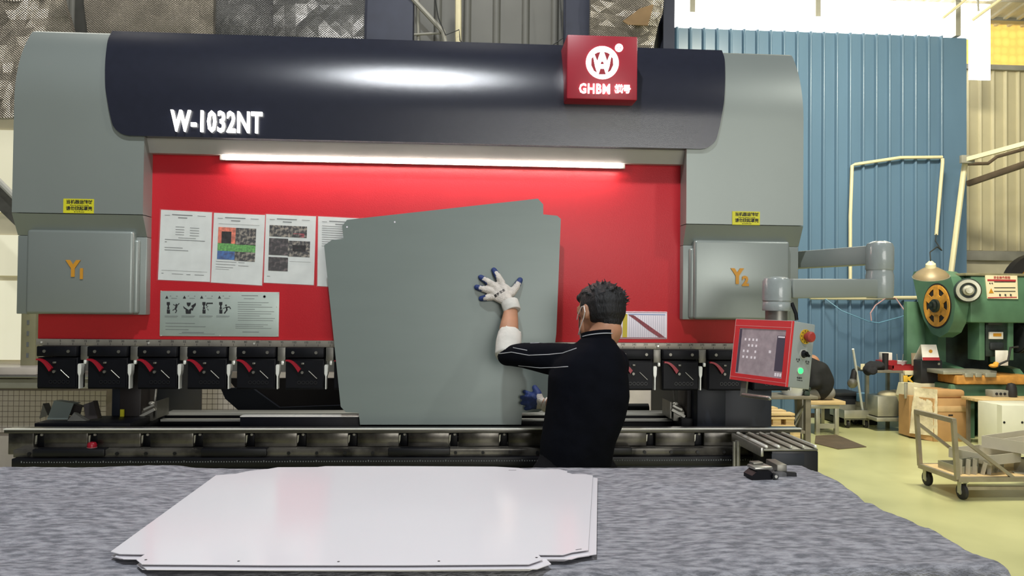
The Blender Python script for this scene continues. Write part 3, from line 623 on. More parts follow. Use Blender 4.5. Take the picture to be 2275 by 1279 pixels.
l4 = head + [(.08, .9, .13 + .032 * i, .006) for i in range(10)]
paper([(706.8, 480.5), (819, 486), (812, 641), (705, 635)], 'taped paper sheet half hidden behind the held grey plate', l4, [])
# ------------------------------------------------------------------ held plate
def PT(x, y):
    Y = 3.18
    for _ in range(6): p = PY(x, y, Y); Y = 3.14 + .075 * (p.z - .95)
    return p
out = [(720, 545), (737, 533), (763, 530), (760, 502), (771, 488), (1195, 441), (1207, 454), (1207, 476), (1238, 479), (1246, 486), (1236, 740), (1216, 905), (1196, 915), (1160, 917), (1158, 943), (800, 943), (797, 917), (768, 915), (757, 903)]
q = [PT(*a) for a in out]
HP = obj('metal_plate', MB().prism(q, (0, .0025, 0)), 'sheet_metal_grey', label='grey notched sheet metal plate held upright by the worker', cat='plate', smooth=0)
for a in ((771, 504), (877, 493)):
    c = PT(*a); obj('punched_hole', MB().cyl(c + V(0, -.0006, 0), c + V(0, .0005, 0), .0035, n=12), 'white_lit' if False else 'chart_white', HP)
# ------------------------------------------------------------------ work table with carpet and sheets
TX0, TX1, TY0, TY1, TZ = -1.95, 1.005, 1.335, 2.20, .98
tb = thing('work_table', (-.5, 1.75, 0), 'long work table hidden under the grey carpet', 'table')
obj('table_top', MB().box(TX0 + .01, TX1 - .02, TY0 + .02, TY1 - .02, TZ - .085, TZ - .045), 'wood', tb)
for x in (TX0 + .1, -.5, TX1 - .12):
    for y in (TY0 + .1, TY1 - .1): obj('leg', MB().box(x - .03, x + .03, y - .03, y + .03, 0, TZ - .085, .004), 'dull_steel', tb)
def fold(t, lo, hi, drop):
    r = .022
    if lo + r <= t <= hi - r: return t, 0.0
    s = (lo + r) - t if t < lo + r else t - (hi - r)
    a = min(s / r, math.pi / 2); base = lo + r if t < lo + r else hi - r; sg = -1 if t < lo + r else 1
    return base + sg * r * math.sin(a), r * (1 - math.cos(a)) + max(0, s - r * math.pi / 2)
def carpet(u, v):
    x = (TX0 - .2) + (TX1 + .26 - TX0 + .2) * u; y = (TY0 - .2) + (TY1 - TY0 + .42) * v
    X, dx = fold(x, TX0, TX1, 0); Y, dy = fold(y, TY0, TY1, 0)
    n = .013 * mnoise.noise(V(x * 1.6, y * 7, .3)) + .009 * mnoise.noise(V(x * 3.2 + y * 2, y * 15, 4)) + .0016 * mnoise.noise(V(x * 40, y * 60, 2))
    infl = 1.0
    if -.68 < x < .40 and 1.36 < y < 2.13: infl = .0 
    else:
        d = max(-.68 - x, x - .40, 1.36 - y, y - 2.13); infl = min(1, max(0, d) / .10)
    n = n * infl - .004 * (1 - infl)
    z = TZ - dx - dy + n
    wob = .012 * mnoise.noise(V(x * 2.2, 0, 9)) * (1 if y > TY1 - .1 else .3)
    return (X + (.012 * mnoise.noise(V(0, y * 6, z * 5)) if dx > .02 else 0), Y + wob + (.014 * mnoise.noise(V(x * 5, 3, z * 4)) if dy > .02 else 0), z)
obj('carpet', shell(carpet, 260, 110, (0, 0, -.008)), 'carpet_felt', label='blue grey felt carpet draped over the work table', cat='carpet', smooth=70)
ol = [(480, 1056), (523, 1053), (551, 1047), (597, 1042), (617, 1038.5), (705, 1038), (723, 1036), (900, 1036), (1098, 1037), (1153, 1040), (1164, 1043), (1243, 1043), (1260, 1047), (1260, 1053), (1301, 1054), (1317, 1057), (1310, 1169), (1307, 1222), (1272, 1227), (1251, 1233), (1196, 1233), (1206, 1243), (1175, 1254), (900, 1256), (600, 1256), (315, 1254), (303, 1244), (322, 1232), (265, 1231), (246, 1226)]
base = [PZ(x, y, .9905) for x, y in ol]; cen = sum(base, Vector()) / len(base)
def sheet(dx, dy, rot, z, label):
    R = Matrix.Rotation(rot, 3, 'Z'); pts = [cen + R @ (p - cen) + V(dx, dy, 0) for p in base]
    for p in pts: p.z = z
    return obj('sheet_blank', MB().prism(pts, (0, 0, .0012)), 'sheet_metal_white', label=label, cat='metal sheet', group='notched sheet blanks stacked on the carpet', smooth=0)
s1 = sheet(0, 0, 0, .9905, 'pale notched metal sheet on top of the stack on the carpet')
sheet(.012, -.012, .004, .9858, 'pale notched metal sheet in the middle of the stack')
sheet(.004, -.004, -.008, .9820, 'pale notched metal sheet at the bottom of the stack on the carpet')
hs = MB()
for a in ((324, 1243), (530, 1246), (752, 1247), (975, 1246), (1192, 1238)):
    p = PZ(*a, .9918); hs.cyl(p, p + V(0, 0, .0003), .0024, n=10)
p, p2 = PZ(1130, 1044, .9918), PZ(1147, 1044, .9918); hs.obox(p, p2, .003, .0004)
p, p2 = PZ(1279, 1221, .9918), PZ(1292, 1219, .9918); hs.obox(p, p2, .002, .0004)
obj('punched_hole', hs, 'ink', s1)
# gauge and bracket at the right of the carpet
b0 = PZ(1697, 1066, .986)
g = thing('hand_gauge', b0, 'black and silver hand gauge lying on the carpet', 'tool')
M = Matrix.Translation(b0) @ Matrix.Rotation(.12, 4, 'Z')
obj('gauge_body', MB(M).prism([(-.034, 0, .002), (.024, 0, .0), (.026, 0, .016), (.018, 0, .024), (-.018, 0, .024), (-.034, 0, .012)], (0, .045, 0)), 'black_oxide', g, smooth=0)
obj('gauge_cover', MB(M).box(-.024, .030, .004, .050, .024, .034, .006), 'brushed_steel', g); obj('gauge_lip', MB(M).box(-.014, .016, .030, .055, .034, .040, .002), 'dull_steel', g)
obj('clear_guard', MB(M).box(.028, .060, -.012, .012, .001, .020, .003), 'film', g); obj('gauge_wheel', MB(M).cyl((.030, -.008, .010), (.030, 0, .010), .009, n=14), 'black_bar', g)
obj('wheel_hub', MB(M).cyl((.030, -.010, .010), (.030, -.008, .010), .004, n=10), 'bright_steel', g)
b1 = PZ(1740, 1058, .986)
g = thing('steel_bracket', b1, 'grey steel bar on a black blade beside the hand gauge', 'bracket')
M = Matrix.Translation(b1)
obj('blade', MB(M).prism([(-.018, 0, 0), (.036, -.004, 0), (.036, -.002, .010), (-.018, .004, .014)], (0, .012, 0)), 'black_oxide', g, smooth=0)
obj('bar', MB(M).box(-.014, .014, .008, .085, .0, .030, .002), 'dull_steel', g)
# ------------------------------------------------------------------ offcuts on the left bed end, red cap
sh = obj('bed_shelf', MB().box(-1.74, -1.36, 3.255, 3.46, .90, .935, .003), 'black_oxide', PB)
def off(pts, Y, dy, lean, m, label, th=.003):
    q = pp(pts, Y); zmin = min(p.z for p in q)
    for p in q: p.y += (p.z - zmin) * lean; p.z += .937 - zmin
    r = thing('metal_offcut', (sum(p.x for p in q) / len(q), Y, .937), label, 'offcut', 'bent sheet offcuts on the bed end')
    obj('face', MB().prism(q, (0, th, 0)), m, r, smooth=0)
    i = max(range(len(q)), key=lambda k: q[k].z); a, b = q[i], q[(i + 1) % len(q)]
    obj('folded_flange', MB().prism([a, b, b + V(0, dy, -.004), a + V(0, dy, -.004)], (0, 0, .003)), m, r, smooth=0); return r
off([(93, 913), (105, 938), (87, 945)], 3.36, .05, .1, 'dull_steel', 'small dark pointed offcut at the left of the pile')
off([(113, 906), (158, 912), (150, 945), (104, 945)], 3.34, .06, .3, 'sheet_metal_grey', 'largest grey offcut leaning in the middle of the pile')
off([(158, 912), (180, 918), (176, 940), (152, 935)], 3.40, .04, .2, 'dark_brown_panel', 'dark brown offcut behind the largest grey offcut')
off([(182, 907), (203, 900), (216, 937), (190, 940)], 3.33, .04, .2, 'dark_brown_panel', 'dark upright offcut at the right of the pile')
off([(161, 928), (192, 945), (149, 945)], 3.30, .03, .3, 'dull_steel', 'small low offcut in front of the dark upright one')
p = PY(206, 983, BY + .05)
rc = thing('red_cap', (p.x, BY + .045, .8685), 'small round red cap sitting on the die ledge at left', 'cap')  # small red thing of unknown use, modelled as a cap
obj('cap_shell', MB().lathe([(.017, 0), (.018, .014), (.014, .022), (.002, .025)], (p.x, BY + .045, .8685), n=18), 'lever_red', rc); obj('cap_rim', MB().lathe([(.0185, .0), (.0185, .004)], (p.x, BY + .045, .8685), n=18), 'bright_steel', rc)
# ------------------------------------------------------------------ roller sheet support at the right end of the bed
SZ = .925
fl, fr, bl = PZ(1697, 995, SZ), PZ(1826, 998, SZ), PZ(1604, 963, SZ)
sx0, sx1, sy0, sy1 = fl.x, fr.x, fl.y, bl.y
ss = thing('sheet_support', ((sx0 + sx1) / 2, sy0, .55), 'black sheet support arm with bright slide bars at the bed end', 'support')
obj('support_body', MB().box(sx0 + .03, sx1, sy0, sy1 - .12, .70, SZ - .012, .003), 'black_bar', ss)
obj('support_top', MB().box(sx0, sx1, sy0 + .002, sy1, SZ - .012, SZ - .003, .002), 'dull_steel', ss)
obj('side_lip', MB().box(sx0 - .012, sx0, sy0, sy1, SZ - .032, SZ + .002, .003), 'brushed_steel', ss)
for k in range(5):
    x = sx0 + .012 + k * (sx1 - sx0 - .02) / 4; obj('slide_bar', MB().capsule((x, sy0 + .008, SZ + .003), (x, sy1 - .01, SZ + .003), .0065, .0065, 10), 'steel_glint_white', ss)
obj('front_plate', MB().box(sx0 + .028, sx0 + .15, sy0 - .004, sy0, .84, SZ - .02, .001), 'navy_frame', ss)
for dx in (.0, .022): x = PY(1631, 1000, sy1 - .1).x + dx; obj('support_post', MB().cyl((x, sy1 - .10 + dx, .0), (x, sy1 - .10 + dx, SZ - .014), .006 if dx == 0 else .010, n=12), 'brushed_steel', ss)
# ------------------------------------------------------------------ control pendant on its swing arm
mat('pendant_grey', (156, 164, 160), 0.32, var=0.02, coat=0.2)
mat('arm_grey', (150, 158, 156), 0.25, var=0.03, bump=0.25, bscale=22, coat=0.4)
mat('arm_tube', (138, 145, 141), 0.4, var=0.02)
mat('screen_glow', (150, 138, 142), 0.25, var=0.12, vscale=30, emit=0.28)
mat('screen_dark', (80, 74, 88), 0.25, var=0.05, emit=0.15)
mat('screen_icon', (214, 208, 212), 0.3, emit=0.35, var=0.02)
mat('estop_yellow', (206, 170, 48), 0.45); mat('estop_red', (168, 60, 52), 0.4); mat('green_lamp', (60, 250, 120), 0.3, emit=1.6, var=0); mat('white_line', (236, 200, 196), 0.4, var=0.02)
phi = math.radians(68); tl = math.radians(7.4)
E0 = PY(1765, 713, 2.62); av = V(-math.cos(phi), math.sin(phi), 0); bv0 = V(math.sin(phi), math.cos(phi), 0)
uv_ = V(0, 0, 1) * math.cos(tl) + bv0 * math.sin(tl); bv = bv0 * math.cos(tl) - V(0, 0, 1) * math.sin(tl)
MP = Matrix((bv, av, uv_)).transposed().to_4x4(); MP.translation = E0
PW, PH, PD = .283, .232, .102
cp = thing('control_pendant', E0 - V(0, 0, .3), 'grey control pendant with red framed touch screen on a swing arm', 'control panel')
hs = obj('housing', MB(MP).box(.001, PD, 0, PW, -PH, 0, .003), 'pendant_grey', cp)
bz = MB(MP); bz.box(-.010, .0, 0, PW, -.034, 0).box(-.010, 0, 0, PW, -PH, -PH + .026).box(-.010, 0, 0, .024, -PH + .026, -.034).box(-.010, 0, PW - .022, PW, -PH + .026, -.034)
B = obj('bezel', bz, 'pendant_red', cp, smooth=0)
ln = MB(MP); ln.box(-.0106, -.0098, 0, PW, -.0255, -.0245).box(-.0106, -.0098, 0, PW, -PH + .0115, -PH + .0125).box(-.0106, -.0098, 0, PW, -.0015, 0).box(-.0106, -.0098, 0, .0012, -PH, 0).box(-.0106, -.0098, PW - .0012, PW, -PH, 0); obj('bezel_lines', ln, 'white_line', B, smooth=0)
S = obj('screen', MB(MP).box(-.006, -.001, .024, PW - .022, -PH + .026, -.034), 'screen_glow', cp, smooth=0)
obj('screen_panel', MB(MP).box(-.0066, -.006, .026, .066, -PH + .05, -.055), 'screen_dark', S, smooth=0); obj('screen_bar', MB(MP).box(-.0066, -.006, PW - .036, PW - .024, -PH + .03, -.038), 'screen_dark', S, smooth=0)
ic = MB(MP); random.seed(5)
for r in range(4):
    for c in range(4):
        if random.random() < .85: y = PW - .055 - c * .020 - random.random() * .004; z = -.075 - r * .022; ic.box(-.0067, -.006, y - .004, y + .004, z - .005, z + .004)
ic.box(-.0067, -.006, .09, .10, -.12, -.11); ic.box(-.0067, -.006, .03, .062, -.062, -.057)
for k in range(3): ic.box(-.0067, -.006, .030 + k * .012, .038 + k * .012, -PH + .032, -PH + .044)
obj('screen_icons', ic, 'screen_icon', S, smooth=0)
def onside(x, z): return MP @ V(x, 0, z)
sn = -av
c = onside(.058, -.048); d = obj('emergency_ring', MB().lathe([(.026, 0), (.026, .004), (.001, .004)], c, sn, 28), 'estop_yellow', cp)
t = MB()
for k in range(10): an = k * .628; q = c + sn * .0042 + bv * .021 * math.cos(an) + uv_ * .021 * math.sin(an); t.cyl(q, q + sn * .0006, .0022, n=6)
obj('ring_print', t, 'ink', d)
obj('emergency_stop', MB().lathe([(.011, .004), (.011, .014), (.018, .016), (.0195, .022), (.0185, .030), (.014, .034), (.001, .035)], c, sn, 24), 'estop_red', cp, label='red mushroom emergency stop button')
c = onside(.057, -.110); kn = obj('selector_knob', MB().lathe([(.014, 0), (.014, .004), (.011, .005), (.010, .016), (.001, .016)], c, sn, 20), 'black_bar', cp)
obj('knob_ring', MB().lathe([(.017, 0), (.017, .003), (.0142, .003), (.0142, 0)], c, sn, 20), 'bright_steel', kn); obj('knob_grip', MB().obox(c + sn * .019 - bv * .010 + uv_ * .006, c + sn * .019 + bv * .010 - uv_ * .006, .006, .007, uv_), 'black_oxide', kn)
c = onside(.048, -.170); gl = obj('lit_button', MB().lathe([(.010, .0), (.010, .007), (.001, .008)], c, sn, 20), 'green_lamp', cp, label='green lit push button'); obj('button_ring', MB().lathe([(.013, 0), (.013, .004), (.0102, .004), (.0102, 0)], c, sn, 20), 'bright_steel', gl)
t = MB()
for (x, z, s) in ((.034, -.132, '关 闭'), (.080, -.135, '启 动'), (.050, -.196, '电源开')): text_mb(s, .0085, .0003, onside(x, z) + sn * .0006, bv, uv_, mb=t)
for (x, z, s) in ((.034, -.139, 'OFF'), (.082, -.142, 'START'), (.052, -.204, 'POWER ON')): text_mb(s, .005, .0003, onside(x, z) + sn * .0006, bv, uv_, mb=t)
obj('panel_print', t, 'ink', cp, smooth=0)
h0, h1, h2 = MP @ V(.012, .225, -PH), MP @ V(.012, .225, -PH - .052), MP @ V(.004, .085, -PH - .048)
obj('handle_bracket', MB().obox(h0, h1 + (h1 - h0) * .1, .028, .008, bv), 'brushed_steel', cp); obj('handle_bar', MB().capsule(h1, h2, .0085, .0085, 14), 'brushed_steel', cp)
topc = MP @ V(PD * .55, PW * .50, 0)
el = PY(1725, 640, topc.y + .03); el.z = 0
zq = lambda y, Y: PY(1725, y, Y).z
Ye = el.y; z_b, z_m, z_t = topc.z - .002, zq(690, Ye), zq(614, Ye)
obj('neck', MB().cyl((el.x, Ye, z_b), (el.x, Ye, z_m), .040, n=28), 'dull_steel', cp)
obj('elbow_sleeve', MB().lathe([(.049, 0), (.051, .003), (.051, .030), (.049, .033), (.049, .036), (.052, .038), (.052, .040)], (el.x, Ye, z_m), n=32), 'arm_grey', cp)
obj('elbow_cap', MB().lathe([(.052, 0), (.053, .02), (.052, z_t - z_m - .06), (.046, z_t - z_m - .048), (.030, z_t - z_m - .041), (.001, z_t - z_m - .039)], (el.x, Ye, z_m + .04), n=32), 'arm_grey', cp)
jt = PY(1954, 600, 2.98); Yj = jt.y
def zj(y): return PY(1954, y, Yj).z
a2z = zj(640)
e2 = V(el.x, Ye, zq(641, Ye)); j2 = V(jt.x, Yj, a2z)
obj('lower_arm', MB().obox(e2 + (j2 - e2) * .10, j2, .060, .074, (0, 0, 1), .008), 'arm_tube', cp)
obj('joint_lower', MB().lathe([(.001, 0), (.048, .002), (.052, .01), (.053, zj(612) - zj(663)), (.050, zj(606) - zj(663)), (.050, zj(600) - zj(663))], (jt.x, Yj, zj(663)), n=32), 'arm_grey', cp)
obj('joint_upper', MB().lathe([(.051, 0), (.053, .004), (.053, zj(550) - zj(600)), (.047, zj(541) - zj(600)), (.030, zj(536) - zj(600)), (.001, zj(535) - zj(600))], (jt.x, Yj, zj(600)), n=32), 'arm_grey', cp)
obj('upper_arm', MB().obox(V(jt.x, Yj, zj(566)), V(1.47, 3.42, zj(566) - .005), .066, .076, (0, 0, 1), .006), 'arm_tube', cp)
obj('wall_mount', MB().box(1.4605, 1.49, 3.33, 3.50, zj(566) - .07, zj(566) + .06, .006), 'steel_cover_lower', cp)
obj('cable_sleeve', MB().tube([(el.x + .05, Ye - .02, z_m + .03), (el.x + .062, Ye - .03, z_m - .01), (el.x + .065, Ye - .03, z_b + .01)], .007), 'black_bar', cp)
# ------------------------------------------------------------------ people
from mathutils.bvhtree import BVHTree
mat('skin', (172, 124, 94), 0.5, var=0.05, vscale=14); mat('skin_shade', (176, 122, 92), 0.5)
mat('shirt_black', (11, 13, 20), 0.95, var=0.12, vscale=8, bump=0.4, bscale=16, spec=0.1)
mat('trouser_black', (18, 18, 22), 0.9, var=0.1, spec=0.2)
mat('piping_grey', (170, 172, 176), 0.7); mat('cuff_white', (206, 204, 196), 0.8, bump=0.3, bscale=40)
mat('glove_knit', (214, 206, 196), 0.9, var=0.06, vscale=60, bump=0.5, bscale=260); mat('glove_blue', (40, 58, 112), 0.6, var=0.1, vscale=60, bump=0.3, bscale=120)
mat('hair_black', (10, 10, 13), 0.6, var=0.3, vscale=60, bump=0.5, bscale=160, stretch=(1, 1, .3)); mat('mask_white', (232, 222, 214), 0.8)
mat('jacket_black', (22, 23, 24), 0.85, var=0.15, vscale=10, bump=0.5, bscale=14); mat('trouser_grey', (128, 126, 120), 0.9, bump=0.4, bscale=20); mat('shoe_black', (24, 24, 26), 0.5)
def blob(mb, voxel, smooth=4, fac=.5):
    me = bpy.data.meshes.new('b'); me.from_pydata([tuple(v) for v in mb.v], [], mb.f); me.update()
    bm = bmesh.new(); bm.from_mesh(me); bmesh.ops.recalc_face_normals(bm, faces=bm.faces[:]); bm.to_mesh(me); bm.free()
    ob = bpy.data.objects.new('b', me); COL.objects.link(ob)
    r = ob.modifiers.new('r', 'REMESH'); r.mode = 'VOXEL'; r.voxel_size = voxel
    if smooth: s = ob.modifiers.new('s', 'SMOOTH'); s.iterations = smooth; s.factor = fac
    dg = bpy.context.evaluated_depsgraph_get(); dg.update()
    m2 = bpy.data.meshes.new_from_object(ob.evaluated_get(dg))
    out = MB(); out.v = [v.co.copy() for v in m2.vertices]; out.f = [tuple(p.vertices) for p in m2.polygons]
    bpy.data.objects.remove(ob); bpy.data.meshes.remove(me); bpy.data.meshes.remove(m2)
    return out
def loft(mb, rings, lat, n=28):
    lat = Vector(lat).normalized(); fw = Vector((-lat.y, lat.x, 0)); vs = []
    for c, a, b in rings:
        for k in range(n):
            t = 2 * math.pi * k / n; ct, st = math.cos(t), math.sin(t)
            e = .85; vs.append(Vector(c) + lat * a * math.copysign(abs(ct) ** e, ct) + fw * b * math.copysign(abs(st) ** e, st))
    m = len(rings)
    fs = [(i * n + k, i * n + (k + 1) % n, (i + 1) * n + (k + 1) % n, (i + 1) * n + k) for i in range(m - 1) for k in range(n)]
    fs += [tuple(reversed(range(n))), tuple((m - 1) * n + k for k in range(n))]
    return mb.add(vs, fs)
def chain(mb, pts, rs, n=14):
    for i in range(len(pts) - 1): mb.capsule(pts[i], pts[i + 1], rs[i], rs[i + 1], n)
    return mb
WK = thing('person', (.42, 2.74, 0), 'worker in a black shirt and white gloves holding up the grey plate', 'person')
lat = V(math.cos(.35), math.sin(.35), 0)
YB = 2.76
def TB(x, y, dy=0): return PY(x, y, YB + dy)
rows = [(1040, 1277, 80, .112), (985, 1283, 83, .118), (930, 1299, 91, .122), (880, 1308, 93, .122), (835, 1307, 91, .118), (800, 1311, 80, .105), (778, 1318, 62, .09), (760, 1325, 42, .066), (748, 1327, 33, .052)]
PXM = 1 / 616.0
sh = MB(); rg = []
low = TB(1277, 1040)
rg.append((V(low.x, low.y, .74), .138, .118))
for y, cx, hwp, b in rows: rg.append((TB(cx, y), hwp * PXM * 1.0, b))
loft(sh, rg, lat)
shl, elb, wri = PY(1255, 792, 2.80), PY(1127, 783, 2.98), PY(1134, 688, 3.115)
chain(sh, [PY(1268, 800, 2.79), PY(1215, 796, 2.85), PY(1165, 789, 2.92), PY(1130, 790, 2.97)], [.064, .060, .050, .041])
sh.capsule(PY(1127, 790, 2.975), PY(1127, 782, 2.985), .041, .040)
shr, elr, wrr = PY(1362, 808, 2.80), PY(1352, 890, 2.93), PY(1212, 898, 3.07)
chain(sh, [shr, PY(1360, 850, 2.87), elr], [.062, .056, .052]); chain(sh, [elr, PY(1285, 895, 3.0)], [.052, .045])
SH = blob(sh, .009, 6)
for v in SH.v:                                   # soft cloth folds
    d = mnoise.noise(V(v.x * 16 + v.z * 5, v.y * 8, v.z * 11)) * .004 + mnoise.noise(V(v.x * 34, v.y * 20, v.z * 26 + v.x * 12)) * .0022
    v.y -= d; v.z += d * .5
shirt = obj('shirt', SH, 'shirt_black', WK, smooth=60)
bv_s = BVHTree.FromPolygons(SH.v, SH.f)
def drape(pts, r, bvh, lift=.001, sub=8):
    o = []
    for i in range(len(pts) - 1):
        for k in range(sub):
            u = k / sub; o.append((pts[i][0] * (1 - u) + pts[i + 1][0] * u, pts[i][1] * (1 - u) + pts[i + 1][1] * u))
    o.append(pts[-1]); res = []
    for x, y in o:
        d = ray(x, y).normalized(); h = bvh.ray_cast(CAMP, d)
        if h[0] is not None and h[3] < 4.0: res.append(h[0] - d * lift)
    return MB().tube(res, r, 6) if len(res) > 2 else None
for pts in ([(1153, 752), (1178, 762), (1205, 761), (1240, 757), (1262, 750)], [(1140, 772), (1171, 778)], [(1105, 786), (1136, 782), (1175, 789), (1220, 787), (1250, 784), (1281, 773)], [(1152, 812), (1200, 817), (1235, 816), (1262, 814)]):
    t = drape(pts, .0016, bv_s)
    if t: obj('sleeve_piping', t, 'piping_grey', shirt)
col = MB(); cc = PY(1328, 752, 2.775); R = Matrix.Rotation(.35, 3, 'Z'); vs = []
cpts = [cc + R @ V(.062 * math.cos(a), .060 * math.sin(a), .012 + .014 * math.sin(a + math.pi) ) for a in [i * math.pi / 14 for i in range(28)]]
n = len(cpts)
for p in cpts: vs += [p + V(0, 0, -.022), p + V(0, 0, .010), p + (cc - p) * .10 + V(0, 0, .010), p + (cc - p) * .10 + V(0, 0, -.022)]
fs = []
for i in range(n):
    j = (i + 1) % n
    for k in range(4): fs.append((i * 4 + k, i * 4 + (k + 1) % 4, j * 4 + (k + 1) % 4, j * 4 + k))
col.add(vs, fs); obj('collar', col, 'shirt_black', shirt, smooth=60)
obj('collar_piping', MB().tube([p + (p - cc).normalized() * .0015 + V(0, 0, -.004) for p in cpts[14:28]], .0018, 6), 'piping_grey', shirt)
# cuff: turned back white lining at the elbow
ca, cb = PY(1127, 783, 2.985), PY(1133, 738, 3.045); mb = MB(); dv = cb - ca
mb.lathe([(.036, -.022), (.0470, -.018), (.0510, dv.length * .5), (.0465, dv.length), (.040, dv.length), (.036, dv.length * .6)], ca, dv, 24)
CU = blob(mb, .006, 3); obj('cuff', CU, 'cuff_white', shirt, smooth=60)
# body
hd = PY(1334, 694, 2.83); psi = math.radians(30); pit = math.radians(-12)
fwd = V(-math.sin(psi) * math.cos(pit), math.cos(psi) * math.cos(pit), math.sin(pit)); upv = (V(.10, 0, 1) - fwd * fwd.dot(V(.10, 0, 1))).normalized(); rgt = fwd.cross(upv)
MH = Matrix((rgt, fwd, upv)).transposed().to_4x4(); MH.translation = hd
RH = MH.to_3x3()
b = MB(MH)
b.ell((0, -.004, .018), (.074, .094, .092)); b.ell((0, .045, -.045), (.056, .050, .066)); b.ell((0, .030, -.085), (.046, .050, .034)); b.ell((0, .098, -.022), (.012, .018, .022)); b.ell((0, .082, -.066), (.024, .016, .010)); b.ell((.03, .078, .012), (.02, .014, .012)); b.ell((-.03, .078, .012), (.02, .014, .012)); b.ell((0, .078, .030), (.05, .02, .012))
b.M = None
chain(b, [hd + RH @ V(0, -.022, -.03), hd + RH @ V(0, -.036, -.075), PY(1326, 770, 2.785)], [.052, .053, .060])
rg2 = [(V(low.x, low.y, .80), .08, .07)] + [(TB(cx, y), hwp * PXM * .78, bb * .78) for y, cx, hwp, bb in rows[:-1]]
loft(b, rg2, lat)
chain(b, [shl, PY(1130, 792, 2.97)], [.042, .030]); chain(b, [PY(1128, 784, 2.985), PY(1131, 728, 3.06), PY(1135, 690, 3.105)], [.032, .039, .029])
chain(b, [shr, elr], [.045, .04]); chain(b, [elr, PY(1260, 898, 3.01), wrr], [.04, .036, .026])
hip = V(low.x, low.y, .86)
for s in (-1, 1):
    h0 = hip + lat * .062 * s + V(0, 0, -.03); k0 = V(h0.x + .03 * s, h0.y + .03, .47); a0 = V(h0.x + .02 * s, h0.y - .01, .08)
    chain(b, [h0, k0, a0], [.055, .05, .038]); chain(b, [a0, a0 + V(-.02, .14, -.045)], [.038, .028])
b.M = MH                                          # ears
for s in (-1, 1): b.ell((.077 * s, -.006, -.006), (.010, .017, .029)); b.ell((.080 * s, -.012, .008), (.009, .013, .015))
b.M = None
body = obj('body', blob(b, .0065, 3), 'skin', WK, smooth=60)
tr = MB(); loft(tr, [(hip + V(0, 0, -.10), .135, .11), (hip, .135, .112), (hip + V(0, 0, .06), .125, .105)], lat)
for s in (-1, 1):
    h0 = hip + lat * .078 * s + V(0, 0, -.05); k0 = V(hip.x + lat.x * .09 * s, hip.y + .035, .47); a0 = V(hip.x + lat.x * .105 * s, hip.y, .09)
    chain(tr, [h0, k0, a0], [.098, .075, .068])
obj('trousers', blob(tr, .011, 5), 'trouser_black', WK, smooth=60)
for s in (-1, 1):
    f = V(hip.x + lat.x * .105 * s, hip.y - .03, 0); mb = MB()
    mb.ell(f + V(0, 0, .045), (.042, .05, .045)); mb.capsule(f + V(0, .0, .042), f + V(-.02 + .01 * s, .16, .034), .040, .034)
    bl = blob(mb, .008, 3)
    for v in bl.v: v.z = max(v.z, .002)
    obj('shoe', bl, 'shoe_black', WK, smooth=60)
# hair
h = MB(MH)
h.ell((0, -.016, .026), (.081, .096, .086)); h.ell((0, -.030, .004), (.076, .079, .074)); h.ell((0, -.050, -.034), (.050, .044, .046)); h.ell((0, .015, .064), (.066, .075, .048)); h.ell((0, .066, .068), (.052, .036, .026))
random.seed(11)
for i in range(110):
    a = random.uniform(0, 2 * math.pi); e = random.uniform(.35, 1.5); d = V(math.cos(a) * math.cos(e), math.sin(a) * math.cos(e), math.sin(e))
    base = V(d.x * .075, -.014 + d.y * .088, .024 + d.z * .078); fl = V(random.uniform(-.25, .25), random.uniform(.1, .6) - .9 * max(0, -d.y), random.uniform(-.3, .1))
    tip = base + (d * .22 + fl).normalized() * random.uniform(.018, .036)
    h.capsule(base, tip, .0065, .001, 6)
for i in range(0):
    a = random.uniform(math.pi * 1.05, math.pi * 1.95); e = random.uniform(-.7, .2); d = V(math.cos(a) * math.cos(e), math.sin(a) * math.cos(e), math.sin(e))
    base = V(d.x * .074, -.03 + d.y * .076, .0 + d.z * .08); tip = base + (d * .5 + V(0, 0, -.9)).normalized() * .02
    h.capsule(base, tip, .004, .001, 6)
for i in range(26):
    a = random.uniform(-.9, .5); d = V(math.cos(a) * .9, math.sin(a) * .6 - .5, random.uniform(-.1, .9)).normalized()
    base = V(d.x * .074, -.018 + d.y * .086, .026 + d.z * .076); tip = base + (d * .7 + V(.15, -.3, .1)).normalized() * random.uniform(.016, .030)
    h.capsule(base, tip, .006, .001, 6)
obj('hair', blob(h, .0036, 1), 'hair_black', WK, smooth=60)
m = MB(MH); m.grid(lambda u, v: ((u - .5) * .105, .072 + .052 * math.cos((u - .5) * 2.4) * (1 - .35 * abs(v - .5)) - .022, -.088 + .085 * v), 16, 10)
mk = obj('face_mask', m, 'mask_white', WK, smooth=60)
for s in (-1, 1):
    obj('ear_loop', MB(MH).tube([(.062 * s, .064, -.02), (.074 * s, .040, -.004), (.080 * s, .010, .016), (.088 * s, -.014, .014), (.090 * s, -.020, -.010), (.084 * s, -.004, -.026), (.074 * s, .034, -.058), (.062 * s, .060, -.078)], .0022, 6), 'mask_white', mk)
